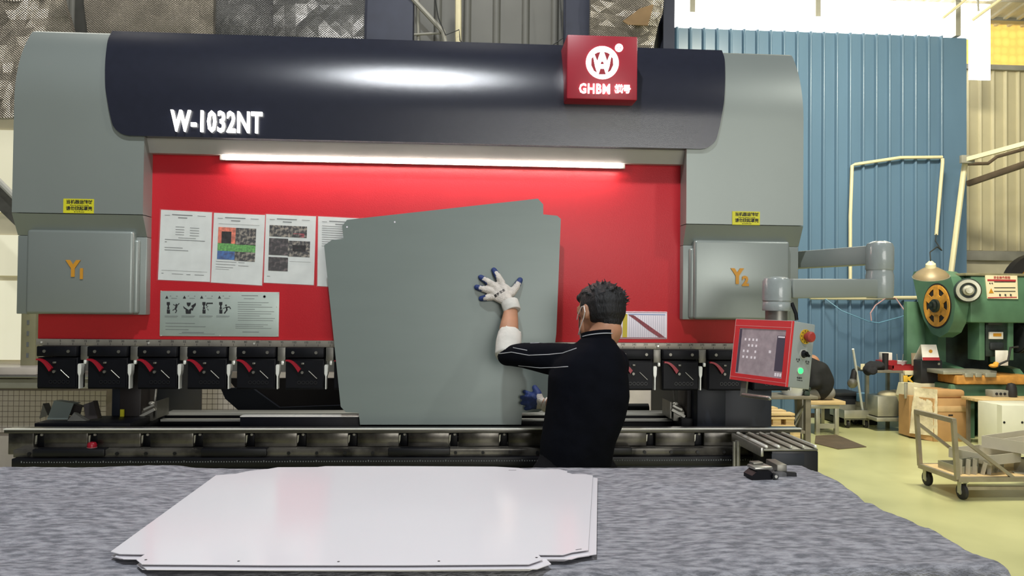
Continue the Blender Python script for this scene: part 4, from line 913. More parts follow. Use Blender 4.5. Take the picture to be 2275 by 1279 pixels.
# gloves
def glove(wr, palm, fingers, thumb, rs, name, printed, blue_fn):
    g = MB()
    g.lathe([(.026, -.020), (.030, -.016), (.031, -.004), (.030, .006)], wr, palm[0] - wr, 18)
    for p in palm[1]: g.capsule(wr.lerp(palm[0], .25), p, .022, .0125)
    g.ell(palm[0], (.034, .017, .034))
    for f in fingers: chain(g, f, rs)
    chain(g, thumb, [.019, .0155, .0122])
    G = blob(g, .0038, 2)
    o = obj(name, G, 'glove_knit', WK, smooth=60)
    o.data.materials.append(MATS['glove_blue'])
    org = WL[o.name]
    for p in o.data.polygons:
        if blue_fn(p.center + org, p.normal): p.material_index = 1
    return o
def HPt(x, y, dy): q = PT(x, y); return q + V(0, -dy, 0)
wr = PY(1135, 680, 3.115); pc = HPt(1118, 648, .030)
kn = [(1114, 628), (1100, 636), (1094, 647), (1095, 659)]; tp = [(1097, 600), (1068, 616), (1059, 638), (1069, 663)]
kb = [HPt(x, y, .026) for x, y in kn]; tips = [HPt(x, y, .013) for x, y in tp]
fing = [[a, a.lerp(t, .5) + V(0, -.006, 0), t] for a, t in zip(kb, tips)]
tt = HPt(1155, 622, .013); th = [HPt(1134, 652, .026), HPt(1145, 640, .022), tt]
def blue_l(c, n):
    if n.y > .45: return True
    return any((c - t).length < (.030 if n.y > -.5 else .019) for t in tips + [tt]) or (n.x < -.45 and n.y > -.8 and any((c - t).length < .045 for t in tips)) or (n.y > -.1 and any((c - t).length < .055 for t in tips + [tt]))
gl = glove(wr, (pc, kb), fing, th, [.0150, .0140, .0118], 'glove', True, blue_l)
bvg = BVHTree.FromPolygons([v.co + WL[gl.name] for v in gl.data.vertices], [tuple(p.vertices) for p in gl.data.polygons])
t = MB(); text_mb('星宇 安全', .012, .0004, PY(1110, 651, 3.12), (.82, 0, .57), (-.57, 0, .82), mb=t, bold=.0004)
for v in t.v:
    d = (v - CAMP).normalized(); hh = bvg.ray_cast(CAMP, d)
    if hh[0] is not None: v.xyz = hh[0] - d * .0006
obj('glove_print', t, 'ink', gl, smooth=0)
cax = PY(1128, 662, 3.13) - PY(1137, 690, 3.10)
obj('glove_cuff', MB().lathe([(.033, -.024), (.0355, -.020), (.0365, .004), (.036, .020), (.030, .022), (.028, -.022)], PY(1135, 680, 3.11), cax, 20), 'cuff_white', gl)
wr2 = wrr; pc2 = PY(1190, 890, 3.085)
kb2 = [PY(1184, 877, 3.10), PY(1181, 885, 3.09), PY(1181, 894, 3.085), PY(1184, 902, 3.085)]; tp2 = [PY(1165, 870, 3.115), PY(1159, 882, 3.105), PY(1160, 895, 3.10), PY(1168, 907, 3.10)]
fg2 = [[a, a.lerp(q, .5) + V(0, -.010, 0), q] for a, q in zip(kb2, tp2)]; th2 = [PY(1198, 888, 3.08), PY(1195, 873, 3.085), PY(1188, 861, 3.10)]
glove(wr2, (pc2, kb2), fg2, th2, [.0105, .0098, .0085], 'glove', False, lambda c, n: n.y < .2 and (c.x < PY(1192, 890, 3.08).x or c.z > PY(1195, 874, 3.085).z))
# seated person far behind
YS = 8.55
def Q(x, y, dy=0): return PY(x, y, YS + dy)
SP = thing('person', Q(1815, 965) * 1.0, 'seated person in a black jacket and grey trousers bent over behind the pendant', 'person')
j = MB()
for s in (-.12, -.04, .04, .12): chain(j, [Q(1824, 866, s), Q(1826, 848, s), Q(1818, 826, s), Q(1800, 812, s)], [.115, .135, .13, .10])
chain(j, [Q(1808, 822, -.16), Q(1812, 850, -.22), Q(1792, 858, -.18)], [.085, .07, .055]); chain(j, [Q(1802, 815, .2), Q(1798, 850, .2), Q(1780, 858, .15)], [.075, .07, .055])
J = blob(j, .014, 25)
for v in J.v: d = mnoise.noise(v * 9) * .012; v.y -= d; v.z += d * .5
obj('jacket', J, 'jacket_black', SP, smooth=60)
j = MB()
for s in (-.12, .12): chain(j, [Q(1838, 872, s), Q(1800, 869, s), Q(1778, 876, s)], [.088, .085, .075]); chain(j, [Q(1778, 876, s), Q(1782, 950, s)], [.072, .055])
obj('trousers', blob(j, .014, 4), 'trouser_grey', SP, smooth=60)
j = MB()
hc = Q(1782, 800); j.ell(hc, (.095, .08, .11)); j.ell(hc + V(-.03, 0, -.05), (.06, .06, .07)); j.ell(hc + V(-.1, 0, -.03), (.02, .015, .025)); chain(j, [hc + V(.04, 0, -.03), Q(1802, 806)], [.055, .065])
for s in (-.09, .09): j.ell(hc + V(.01, s * .9, -.01), (.02, .012, .03))
chain(j, [Q(1802, 806), Q(1822, 868)], [.1, .09])
for s, a in ((-.2, 1795), (.2, 1780)): chain(j, [Q(a, 858, s), Q(a - 18, 862, s * .6)], [.04, .032]); [chain(j, [Q(a - 18, 862, s * .6), Q(a - 30, 860 + 3 * k, s * .6 + .012 * k)], [.018, .010]) for k in range(4)]
for s in (-.12, .12): chain(j, [Q(1835, 871, s), Q(1778, 876, s), Q(1782, 950, s)], [.06, .055, .04])
obj('body', blob(j, .011, 3), 'skin', SP, smooth=60)
j = MB(); j.ell(hc + V(.012, 0, .025), (.10, .088, .10)); j.ell(hc + V(.03, 0, -.01), (.08, .084, .09)); obj('hair', blob(j, .012, 2), 'hair_black', SP, smooth=60)
for s in (-.12, .12):
    j = MB(); f = Q(1782, 955, s); f.z = .05; j.ell(f, (.055, .045, .05)); j.capsule(f, f + V(-.17, 0, -.01), .046, .036); bl = blob(j, .012, 3)
    for v in bl.v: v.z = max(v.z, .001)
    obj('shoe', bl, 'shoe_black', SP, smooth=60)
# ------------------------------------------------------------------ workshop at the right
mat('press_green', (84, 120, 93), 0.42, var=0.08, vscale=5); mat('press_dark', (52, 70, 60), 0.5, var=0.25, vscale=9, dark=(30, 36, 34)); mat('press_dusty', (128, 122, 92), 0.7, var=0.12, vscale=10)
mat('wheel_orange', (236, 166, 60), 0.45, var=0.12, vscale=14); mat('bolster_orange', (196, 140, 66), 0.6, var=0.2, vscale=8)
mat('sign_cream', (240, 224, 186), 0.5, var=0.02); mat('sign_red', (180, 52, 58), 0.5); mat('sign_white', (236, 230, 220), 0.5)
mat('lamp_shade', (150, 132, 100), 0.45, metal=0.2, var=0.05); mat('lamp_inner', (226, 224, 206), 0.35); mat('rubber', (36, 34, 34), 0.6); mat('motor_dark', (36, 40, 42), 0.5, var=0.2)
mat('cardboard', (188, 146, 96), 0.75, var=0.06, vscale=5); mat('cardboard_tape', (214, 178, 130), 0.4); mat('wrap_film', (234, 216, 182), 0.2, var=0.15, vscale=8, bump=1.0, bscale=14, alpha=0.85)
mat('enamel_white', (226, 224, 204), 0.45, var=0.02); mat('tub_cream', (222, 214, 180), 0.5, var=0.04); mat('galv', (178, 176, 158), 0.35, metal=0.5, var=0.08); mat('cart_steel', (166, 156, 136), 0.4, metal=0.4, var=0.1)
mat('tray_grey', (196, 190, 172), 0.4, var=0.03); mat('wood_pale', (206, 178, 128), 0.7, var=0.12, vscale=6, stretch=(1, 8, 8)); mat('table_steel', (118, 112, 98), 0.5, var=0.12); mat('cloth_black', (34, 34, 38), 0.9); mat('plastic_red', (158, 46, 50), 0.4); mat('crate_black', (30, 32, 34), 0.6); mat('bottle_cream', (228, 216, 176), 0.5); mat('jar_blue', (116, 160, 190), 0.3); mat('caliper_yellow', (224, 178, 60), 0.4); mat('clear_white', (222, 224, 220), 0.25)
def pb(x0, y0, x1, y1, Y, d, bev=0.004, mb=None, z0=None):
    a, b = PY(x0, y0, Y), PY(x1, y1, Y); mb = mb or MB(); return mb.box(a.x, b.x, Y, Y + d, b.z if z0 is None else z0, a.z, bev)
def one(name, mb, m, label, cat, group=None, smooth=35): return obj(name, mb, m, label=label, cat=cat, group=group, smooth=smooth)
# conduits and wires on the blue wall
pipe('wall_conduit', pp([(1889, 655), (1889, 480), (1893, 368), (1900, 365), (2000, 350), (2093, 349)], 9.52), .022, 'pvc_cream', 'cream conduit rising and turning along the blue wall')
pipe('lamp_conduit', pp([(2094, 352), (2094, 362), (2080, 522)], 9.40), .022, 'pvc_cream', 'slanted cream conduit above the hanging lamp')
pipe('wall_conduit', pp([(2146, 352), (2141, 380), (2113, 604)], 9.2), .034, 'pvc_cream', 'thick leaning cream conduit at the right end of the blue wall')
pipe('wall_conduit', pp([(1800, 661), (1900, 662), (2040, 661)], 9.5), .024, 'pvc_cream', 'level cream conduit behind the lower pendant arm')
pipe('wire', [PY(1830, 661, 9.5)] + pp([(1870, 690), (1930, 714), (1952, 717), (2000, 704), (2045, 688)], 9.35), .007, 'wire_blue', 'thin blue wire sagging below the level conduit', 'wire', 6)
pipe('wire', pp([(1936, 712), (1934, 695), (1945, 678)], 9.3) + [PY(1968, 662, 9.47), PY(1990, 662, 9.47)] + pp([(2010, 690), (2038, 698)], 9.3), .008, 'wire_pink', 'looped pink wire beside the blue wire', 'wire', 6)
mb = MB(); mb.obox(PY(2140, 356, 9.1), PY(2280, 318, 8.6), .05, .05); br = one('wall_bracket', mb, 'pvc_cream', 'cream sloping arm running to the right edge', 'bracket')
obj('clip', pb(2137, 344, 2166, 362, 9.05, .05), 'pvc_grey', br)
mb = MB(); mb.tube(pp([(2150, 364), (2195, 363), (2215, 348), (2280, 330)], 9.3), .022); one('sway_bar', mb, 'brown_steel', 'bent brown steel bar under the cream sloping arm', 'bar')
mb = MB(); mb.obox(PY(2150, 408, 9.6), PY(2290, 360, 8.9), .06, .07); one('sway_bar', mb, 'brown_steel', 'straight brown steel beam across the cream wall', 'beam')
# hanging lamp
lc = PY(2068, 606, 8.0); lt = V(-.18, -.25, 1).normalized()
lp = thing('pendant_lamp', lc, 'hanging lamp with a tan metal shade in front of the green press', 'lamp')
prof = [(.180, -.045), (.176, -.03), (.140, .01), (.085, .045), (.052, .062)]
obj('lamp_shade', MB().lathe(prof, lc, lt, 32, cap=False), 'lamp_shade', lp, smooth=60)
obj('shade_lining', MB().lathe([(r - .004, h - .003) for r, h in prof] + [(.001, .07)], lc, lt, 32, cap=False), 'lamp_inner', lp, smooth=60)
obj('shade_rim', MB().lathe([(.178, -.049), (.184, -.047), (.184, -.039), (.178, -.039)], lc, lt, 32, cap=False), 'galv', lp)
obj('lamp_cap', MB().lathe([(.055, .058), (.050, .10), (.040, .108), (.020, .13), (.001, .132)], lc, lt, 20), 'pvc_cream', lp)
obj('lamp_cord', MB().tube([lc + lt * .13, PY(2066, 560, 8.1), PY(2082, 548, 8.3), PY(2092, 556, 8.3), PY(2078, 535, 8.6), PY(2080, 520, 9.38)], .007, 6), 'wire_dark', lp)
# green press
gx = PY(2075, 680, 8.42).x
GP = thing('punch_press', (gx + .5, 8.4, 0), 'green mechanical punch press with an orange flywheel and cream sign', 'machine')
gp = [(2027, 612), (2031, 603), (2062, 600), (2095, 603), (2112, 614), (2120, 640), (2122, 680), (2117, 715), (2106, 738), (2088, 749), (2070, 740), (2052, 710), (2038, 665)]
obj('flywheel_guard', MB().prism([PX(x, y, gx) for x, y in gp], (.155, 0, 0)), 'press_green', GP, smooth=30)
wc = PX(2082, 679, gx); wr_ = .245
obj('guard_recess', MB().cyl(wc + V(-.004, 0, 0), wc + V(.02, 0, 0), wr_ + .012, n=36), 'rubber', GP)
wl = obj('flywheel', MB().lathe([(wr_ * .80, .004), (wr_ * .80, .012), (wr_ * .97, .012), (wr_ * .97, .004)], wc, (-1, 0, 0), 36, cap=False), 'wheel_orange', GP)
obj('wheel_web', MB().cyl(wc + V(-.014, 0, 0), wc + V(-.006, 0, 0), wr_ * .52, n=28), 'wheel_orange', wl)
for k in range(6):
    a = k * math.pi / 3 + .5; d = V(0, math.cos(a), math.sin(a)); obj('spoke', MB().obox(wc + V(-.010, 0, 0) + d * wr_ * .40, wc + V(-.010, 0, 0) + d * wr_ * .90, .085, .008, (1, 0, 0)), 'wheel_orange', wl)
obj('hub', MB().lathe([(.075, .0), (.075, .03), (.055, .034), (.05, .06), (.022, .06), (.02, .085), (.001, .085)], wc + V(-.012, 0, 0), (-1, 0, 0), 24), 'press_dark', wl)
hy = 8.02
a, b = PY(2132, 612, hy), PY(2330, 718, hy)
obj('press_head', MB().box(gx + .16, b.x, hy, 8.9, b.z, a.z, .02), 'press_green', GP)
obj('head_top', MB().box(gx + .10, b.x, hy - .01, 8.9, a.z, a.z + .03, .006), 'press_dusty', GP)
pc = PY(2150, 645, 7.98); ax = V(-.45, -1, 0).normalized()
pl = obj('pulley', MB().lathe([(.13, -.04), (.135, 0), (.125, .02), (.10, .025), (.095, .01), (.07, .01)], pc, ax, 28), 'press_dark', GP); obj('pulley_ring', MB().lathe([(.105, .02), (.118, .032), (.085, .034), (.08, .02)], pc, ax, 28, cap=False), 'galv', pl); obj('shaft_end', MB().lathe([(.06, .0), (.055, .05), (.035, .055), (.033, .09), (.001, .092)], pc, ax, 20), 'galv', pl)
# sign on the head
sy = hy - .012; q = pp([(2189, 611), (2260, 612), (2262, 664), (2194, 663)], sy)
sg = obj('press_sign', MB().prism(q, (0, .01, 0)), 'sign_cream', GP, label='cream notice plate with a red band and black lines', smooth=0)
def sp(n, pts, m): obj(n, MB().prism(pp(pts, sy - .003), (0, .003, 0)), m, sg, smooth=0)
sp('sign_band', [(2194, 620), (2257, 621), (2257, 625), (2194, 624)], 'sign_red'); sp('sign_stripe', [(2195, 660), (2259, 659), (2259, 661), (2195, 662)], 'sign_red')
for y in (625, 638, 646): sp('sign_line', [(2209, y), (2256, y), (2256, y + 1.6), (2209, y + 1.6)], 'ink')
sp('sign_triangle', [(2202, 640), (2208, 651), (2197, 651)], 'letter_orange')
t = text_mb('安全操作规程', .032, .001, PY(2226, 616.5, sy - .003), (1, 0, 0), (0, 0, 1)); obj('sign_title', t, 'sign_red', sg, smooth=0)
t = MB(); [t.cyl(PY(x, 655, sy - .003), PY(x, 655, sy), .012, n=10) for x in (2221, 2233, 2245)]; [t.cyl(PY(x, 629, sy - .003), PY(x, 629, sy), .008, n=8) for x in (2199, 2204)]; obj('sign_dots', t, 'ink', sg, kind='stuff')
# body, slide, bolster, base
a, b = PY(2062, 735, 8.7), PY(2150, 960, 8.7)
obj('press_frame', MB().prism([(gx + .16, 8.95, 0), (gx + .16, 8.1, 0), (gx + .16, 8.1, .62), (gx + .16, 8.25, .75), (gx + .16, 8.60, .80), (gx + .16, 8.60, 1.18), (gx + .16, 8.2, 1.26), (gx + .16, 8.95, 1.5)], (.10, 0, 0)), 'press_green', GP, smooth=0)
obj('press_frame', MB().prism([(gx + .80, 8.95, 0), (gx + .80, 8.1, 0), (gx + .80, 8.1, .62), (gx + .80, 8.25, .75), (gx + .80, 8.60, .80), (gx + .80, 8.60, 1.18), (gx + .80, 8.2, 1.26), (gx + .80, 8.95, 1.5)], (.10, 0, 0)), 'press_green', GP, smooth=0)
obj('rear_plate', MB().box(gx - .06, gx + .9, 8.85, 8.93, 0, 1.5, .01), 'press_green', GP)
obj('throat_plate', MB().box(gx + .27, gx + .79, 8.62, 8.66, .6, 1.3), 'press_dark', GP)
obj('slide', pb(2190, 700, 2242, 792, 8.12, .3, .01), 'press_dark', GP); obj('slide_guide', pb(2176, 716, 2188, 800, 8.10, .2, .004), 'press_green', GP); obj('slide_guide', pb(2240, 716, 2252, 800, 8.10, .2, .004), 'press_green', GP)
obj('slide_neck', pb(2196, 690, 2228, 722, 8.06, .2, .01), 'motor_dark', GP); obj('slide_label', pb(2198, 737, 2229, 753, 8.10, .02, .002), 'sign_white', GP); obj('label_print', pb(2207, 740, 2225, 747, 8.096, .004, 0), 'letter_orange', GP)
obj('punch_holder', pb(2200, 760, 2232, 778, 8.10, .2, .02), 'motor_dark', GP)
obj('bolster', pb(2126, 834, 2300, 854, 7.95, .6, .01), 'bolster_orange', GP); obj('bolster_base', pb(2112, 854, 2300, 886, 8.0, .5, .01), 'press_green', GP); obj('die_plate', pb(2096, 823, 2215, 832, 7.98, .3, .004), 'galv', GP)
for x0, x1 in ((2145, 2163), (2168, 2182), (2190, 2214)): obj('die_tool', pb(x0, 828, x1, 838, 7.93, .1, .006), 'galv', GP)
obj('pedestal', MB().box(gx + .42, gx + .72, 8.1, 8.6, 0, .66, .02), 'press_green', GP)
obj('motor', MB().cyl(PY(2256, 750, 8.2), PY(2300, 750, 8.2), .16, n=24), 'motor_dark', GP)
for k in range(6): obj('motor_fin', MB().lathe([(.160, 0), (.172, 0), (.172, .012), (.160, .012)], PY(2258, 750, 8.2) + V(.03 * k, 0, 0), (1, 0, 0), 24, cap=False), 'motor_dark', GP)
obj('hose', MB().tube(pp([(2262, 770), (2245, 772), (2240, 800), (2222, 808), (2215, 815)], 7.95), .012), 'rubber', GP)
obj('white_guard', pb(2212, 778, 2240, 812, 8.05, .01, .002), 'sign_white', GP)
rg_ = one('rag', blob(MB().ell(PY(2207, 812, 7.96), (.05, .04, .022)).ell(PY(2213, 808, 7.97), (.03, .03, .025)), .008, 2), 'wheel_orange', 'crumpled orange rag on the press bolster', 'rag', smooth=60)
oc = PY(2296, 640, 9.3)
P2 = thing('second_press', (oc.x, 9.3, 0), 'black rimmed orange flywheel of another press at the right edge', 'machine')
obj('wheel_rim', MB().lathe([(.30, 0), (.44, 0), (.44, .12), (.30, .12), (.30, 0)], oc, (0, -1, 0), 40, cap=False), 'rubber', P2); obj('wheel_disc', MB().lathe([(.31, .02), (.30, .05), (.06, .05), (.001, .06)], oc, (0, -1, 0), 40), 'wheel_orange', P2); obj('wheel_stand', MB().box(oc.x - .1, oc.x + .3, 9.32, 9.8, 0, oc.z, .01), 'press_dark', P2)
# board table with instruments, white cabinet
bt = thing('board_table', PY(2212, 960, 8.0) * 1.0, 'narrow board table in front of the green press', 'table')
a = PY(2150, 882, 7.75); b = PY(2320, 892, 7.75); bt.location.z = 0; WL[bt.name] = Vector(bt.location)
obj('table_board', MB().box(a.x, b.x, 7.52, 7.86, a.z - .03, a.z, .003), 'wood_pale', bt)
for x in (a.x + .04, b.x - .1):
    for y in (7.56, 7.82): obj('leg', MB().box(x, x + .03, y - .015, y + .015, 0, a.z - .03), 'table_steel', bt)
TZ2 = a.z
def on2(px, Y): return V(PY(px, 885, Y).x, Y, TZ2)
p = on2(2220, 7.8); ip = thing('instrument_box', p, 'small instrument box with three dials on the board table', 'instrument')
obj('case', MB().box(p.x - .10, p.x + .08, 7.76, 7.88, TZ2, TZ2 + .07, .004), 'pvc_grey', ip)
for k in range(3): obj('dial', MB().cyl((p.x - .06 + .045 * k, 7.752, TZ2 + .035), (p.x - .06 + .045 * k, 7.76, TZ2 + .035), .014, n=14), 'ink', ip)
p = on2(2247, 7.78); one('black_helmet', MB().lathe([(.05, 0), (.055, .03), (.05, .10), (.035, .14), (.001, .15)], p, (0, 0, 1), 20), 'rubber', 'black rounded canister beside the instrument box', 'canister')
ca, cb, cc_ = PY(2196, 896, 7.35), PY(2226, 900, 7.15), PY(2330, 896, 7.15)
wcab = thing('white_cabinet', (cb.x, 7.2, 0), 'white metal cabinet with two round holes at the right edge', 'cabinet')
obj('cabinet_body', MB().box(cb.x, cc_.x, 7.15, 7.5, 0, cb.z, .004), 'enamel_white', wcab)
obj('cabinet_side', MB().prism([(cb.x - .002, 7.15, 0), (ca.x, 7.35, 0), (ca.x, 7.35, cb.z), (cb.x - .002, 7.15, cb.z)], (0, .02, 0)), 'enamel_white', wcab, smooth=0)
for x in (2231, 2271): q = PY(x, 938, 7.15); obj('round_hole', MB().cyl(q + V(0, -.002, 0), q + V(0, .003, 0), .012, n=14), 'ink', wcab)
# wrapped cardboard box and cream tub
k0, k1 = PY(2080, 885, 7.9), PY(2150, 970, 7.9)
cbx = thing('cardboard_box', ((k0.x + k1.x) / 2, 8.0, 0), 'tall cardboard box partly wrapped in clear film', 'box')
obj('carton', MB().box(k0.x - .03, k1.x, 7.9, 8.25, 0, k0.z, .004), 'cardboard', cbx); obj('carton_top', MB().box(k0.x, k1.x - .01, 7.92, 8.23, k0.z, k0.z + .09, .03), 'cardboard', cbx)
obj('tape_band', MB().box(k0.x - .034, k1.x + .002, 7.896, 8.252, k0.z - .14, k0.z - .08, .001), 'cardboard_tape', cbx)
q = PY(2112, 922, 7.9); obj('hand_hole', MB().box(q.x - .025, q.x + .025, 7.898, 7.905, q.z - .008, q.z + .008), 'ink', cbx)
s0 = PY(2030, 960, 8.0).x
def film(u, v):
    x = s0 + (k0.x - .0 - s0) * u; z = .06 + (k0.z + .10 - .06) * v
    return V(x + .05 * (1 - u) * v, 7.88 - .022 * mnoise.noise(V(u * 4, v * 3, 1)) - .012 * abs(mnoise.noise(V(u * 11, v * 9, 5))) + .2 * (1 - u), z - .05 * u * 0)
obj('carton_side', MB().prism([(s0 + .02, 8.12, .02), (k0.x - .03, 7.92, 0), (k0.x - .03, 7.92, k0.z), (s0 + .02, 8.12, k0.z)], (0, .2, 0)), 'cardboard', cbx, smooth=0)
obj('wrap_film', shell(film, 24, 28, (0, .004, 0)), 'wrap_film', cbx, smooth=80)
FL = blob(MB().ell(PY(2092, 872, 8.08), (.13, .13, .05)).ell(PY(2066, 876, 8.10), (.14, .14, .05)), .012, 2)
for v in FL.v: v.z += .018 * mnoise.noise(v * 11); v.y += .012 * mnoise.noise(v * 15)
obj('film_lump', FL, 'wrap_film', cbx, smooth=70)
# tool table behind
tt_ = thing('tool_table', V(PY(1985, 960, 8.5).x, 8.6, 0), 'steel tool table against the blue wall', 'table')
a, b = PY(1910, 818, 8.75), PY(2066, 826, 8.75); TT = a.z
obj('table_shelf', MB().box(a.x, b.x, 8.5, 8.84, TT - .03, TT, .003), 'table_steel', tt_)
obj('front_edge', MB().box(PY(2006, 826, 8.5).x, PY(2066, 826, 8.5).x, 8.46, 8.5, TT - .05, TT, .003), 'tub_cream', tt_)
for px, Y in ((2003, 8.48), (1926, 8.81), (1972, 8.82), (2062, 8.82)): x = PY(px, 900, Y).x; obj('leg', MB().box(x - .018, x + .018, Y - .018, Y + .018, 0, TT - .03), 'galv', tt_)
obj('lower_tray', pb(1950, 880, 2001, 925, 8.55, .28, .006), 'galv', tt_); obj('lower_rail', pb(1948, 928, 2003, 936, 8.52, .3, .003), 'galv', tt_)
def on1(px, Y): return V(PY(px, 818, Y).x, Y, TT)
def cup(px, Y, r, h, m, label, cat='cup', n='cup'):
    p = on1(px, Y); c = thing(n, p, label, cat); obj('wall', MB().lathe([(r * .85, 0), (r, h), (r * .92, h), (r * .8, .01)], p, n=18), m, c); obj('base', MB().cyl(p, p + V(0, 0, .008), r * .85, n=18), m, c); return c
cup(1967, 8.6, .035, .19, 'rubber', 'tall black cup on the tool table'); cup(2035, 8.62, .052, .19, 'bottle_cream', 'tall cream pitcher on the tool table', 'pitcher', 'pitcher')
one('paper_stack', MB().prism([on1(1912, 8.8), on1(1936, 8.8), on1(1938, 8.6) , on1(1912, 8.6)], (0, 0, .05)), 'bottle_cream', 'crumpled pale paper stack at the left of the tool table', 'paper')
cl = MB().ell(on1(1940, 8.62) + V(0, 0, .035), (.10, .12, .055)).ell(on1(1952, 8.60) + V(0, 0, .045), (.06, .1, .055)).ell(on1(1928, 8.56) + V(0, 0, .0), (.05, .085, .06)).ell(on1(1938, 8.49) + V(0, 0, -.01), (.075, .02, .05)); CB = blob(cl, .012, 8)
for v in CB.v: v.z += .02 * mnoise.noise(v * 16); v.y += .012 * mnoise.noise(v * 22)
one('black_cloth', CB, 'cloth_black', 'black cloth hanging over the tool table edge', 'cloth', smooth=60)
p = on1(1970, 8.75); rb = thing('small_carton', p, 'small red and white carton at the back of the tool table', 'box'); obj('carton', MB().box(p.x - .10, p.x + .10, 8.70, 8.82, TT, TT + .10, .004), 'plastic_red', rb); obj('lid', MB().box(p.x - .07, p.x + .04, 8.70, 8.80, TT + .10, TT + .19, .004), 'sign_white', rb)
p = on1(2012, 8.55); rt = thing('red_tray', p, 'long red plastic tray on the tool table', 'tray'); obj('tray_base', MB().box(p.x - .18, p.x + .17, 8.5, 8.72, TT, TT + .02), 'plastic_red', rt)
for bx in ((p.x - .18, p.x + .17, 8.5, 8.51), (p.x - .18, p.x + .17, 8.71, 8.72), (p.x - .18, p.x - .17, 8.5, 8.72), (p.x + .16, p.x + .17, 8.5, 8.72)): obj('tray_wall', MB().box(*bx, TT + .02, TT + .055), 'plastic_red', rt)
p = on1(1998, 8.78); gj = thing('glass_jar', p, 'clear jar with scribers behind the red tray', 'jar'); obj('jar_wall', MB().lathe([(.06, 0), (.07, .04), (.085, .09), (.08, .09), (.062, .03)], p, n=18), 'clear_white', gj)
for dx in (-.02, .03): obj('scriber', MB().cyl(p + V(dx, 0, .02), p + V(dx * 1.6, 0, .17), .004, n=6), 'galv', gj)
p = PY(2070, 818, 8.32); tbx = thing('black_toolbox', V(p.x, 8.32, PY(2070, 850.5, 8.285).z), 'black box with sockets under the tent calendar', 'box')
obj('box_body', pb(2046, 800, 2094, 850.5, 8.285, .15, .01), 'crate_black', tbx)
for y in (808, 822, 836): q = PY(2086, y, 8.281); obj('socket', MB().cyl(q, q + V(0, .006, 0), .014, n=10), 'galv', tbx)
zt = PY(2070, 800, 8.285).z; cal = thing('desk_calendar', (p.x - .02, 8.32, zt), 'white tent calendar with a red base on the black box', 'calendar')
q0, q1 = PY(2050, 800, 8.24), PY(2088, 800, 8.24); hgt = PY(2060, 766, 8.24).z - zt
obj('front_leaf', MB().prism([(q0.x, 8.24, zt + .002), (q1.x, 8.24, zt + .002), (q1.x + .01, 8.32, zt + hgt), (q0.x + .03, 8.32, zt + hgt)], (0, .006, 0)), 'sign_white', cal, smooth=0); obj('back_leaf', MB().prism([(q0.x, 8.42, zt + .002), (q1.x, 8.42, zt + .002), (q1.x + .01, 8.33, zt + hgt), (q0.x + .03, 8.33, zt + hgt)], (0, -.004, 0)), 'sign_white', cal, smooth=0)
obj('red_base', MB().prism([(q0.x, 8.236, zt + .002), (q1.x, 8.236, zt + .002), (q1.x + .002, 8.252, zt + .035), (q0.x + .006, 8.252, zt + .035)], (0, .003, 0)), 'plastic_red', cal, smooth=0)
p = PY(2068, 780, 8.275); obj('calendar_print', MB().cyl(p, p + V(0, .006, 0), .02, n=12), 'letter_orange', cal)
# cream tub and caliper hanging from the table corner
one('sheet_trough', MB().prism(pp([(2014, 852), (2108, 851), (2116, 868), (2100, 900), (2018, 905), (2008, 880)], 8.28), (0, .16, 0)).box(PY(2025, 905, 8.25).x, PY(2045, 905, 8.25).x, 8.3, 8.4, 0, PY(2045, 904, 8.28).z), 'tub_cream', 'cream sheet metal trough behind the wrapped carton', 'trough', smooth=0)
q = PY(2012, 836, 8.15); cal2 = thing('caliper', q - V(0, 0, .3), 'yellow and silver caliper hanging at the table corner', 'caliper')
obj('scale', pb(2010, 850, 2017, 885, 8.16, .012, .002), 'galv', cal2); obj('head', pb(2008, 834, 2017, 848, 8.15, .02, .004), 'caliper_yellow', cal2); obj('jaw', MB().prism(pp([(2016, 838), (2028, 834), (2022, 841), (2031, 851), (2018, 845)], 8.155), (0, .01, 0)), 'caliper_yellow', cal2, smooth=0)
# pole, grinder, crates, dolly
one('white_pole', MB().tube([PY(1895, 775, 8.50), PY(1917, 914, 8.80)], .014, 8), 'clear_white', 'thin white pole leaning beside the tool table', 'pole')
q = PY(1894, 850, 8.62); gr = thing('hand_grinder', q, 'dark hand grinder hanging near the white pole', 'tool'); obj('grinder_body', MB().capsule(PY(1898, 824, 8.62), q, .030, .040), 'rubber', gr); obj('grinder_head', MB().lathe([(.055, 0), (.055, .03), (.02, .05)], PY(1893, 850, 8.60), (-.3, -1, -.3), 18), 'dull_steel', gr)
obj('grinder_hook', MB().tube([PY(1898, 822, 8.62), PY(1902, 812, 8.63), on1(1912, 8.66) + V(0, 0, .006)], .008, 6), 'galv', gr)
cr = thing('black_crate', V(PY(1880, 900, 9.2).x, 9.2, 0), 'black crate standing against the blue wall behind the stool', 'crate'); obj('crate_body', pb(1853, 876, 1912, 938, 9.15, .35, .02), 'crate_black', cr); obj('crate_rim', pb(1850, 872, 1915, 880, 9.12, .4, .01), 'crate_black', cr)
d0, d1 = PY(1876, 911, 8.75), PY(1937, 932, 8.75)
do = thing('dolly_box', V((d0.x + d1.x) / 2, 8.9, 0), 'grey steel box on casters in front of the black crate', 'dolly')
obj('box_front', MB().box(d0.x, d1.x, 8.75, 8.765, d1.z, d0.z, .003), 'galv', do); obj('box_back', MB().box(d0.x, d1.x, 9.1, 9.11, d1.z, d0.z + .02), 'galv', do); obj('box_base', MB().box(d0.x, d1.x, 8.75, 9.11, d1.z, d1.z + .012), 'galv', do)
for x in (d0.x, d1.x - .012): obj('box_side', MB().box(x, x + .012, 8.76, 9.1, d1.z, d0.z), 'galv', do)
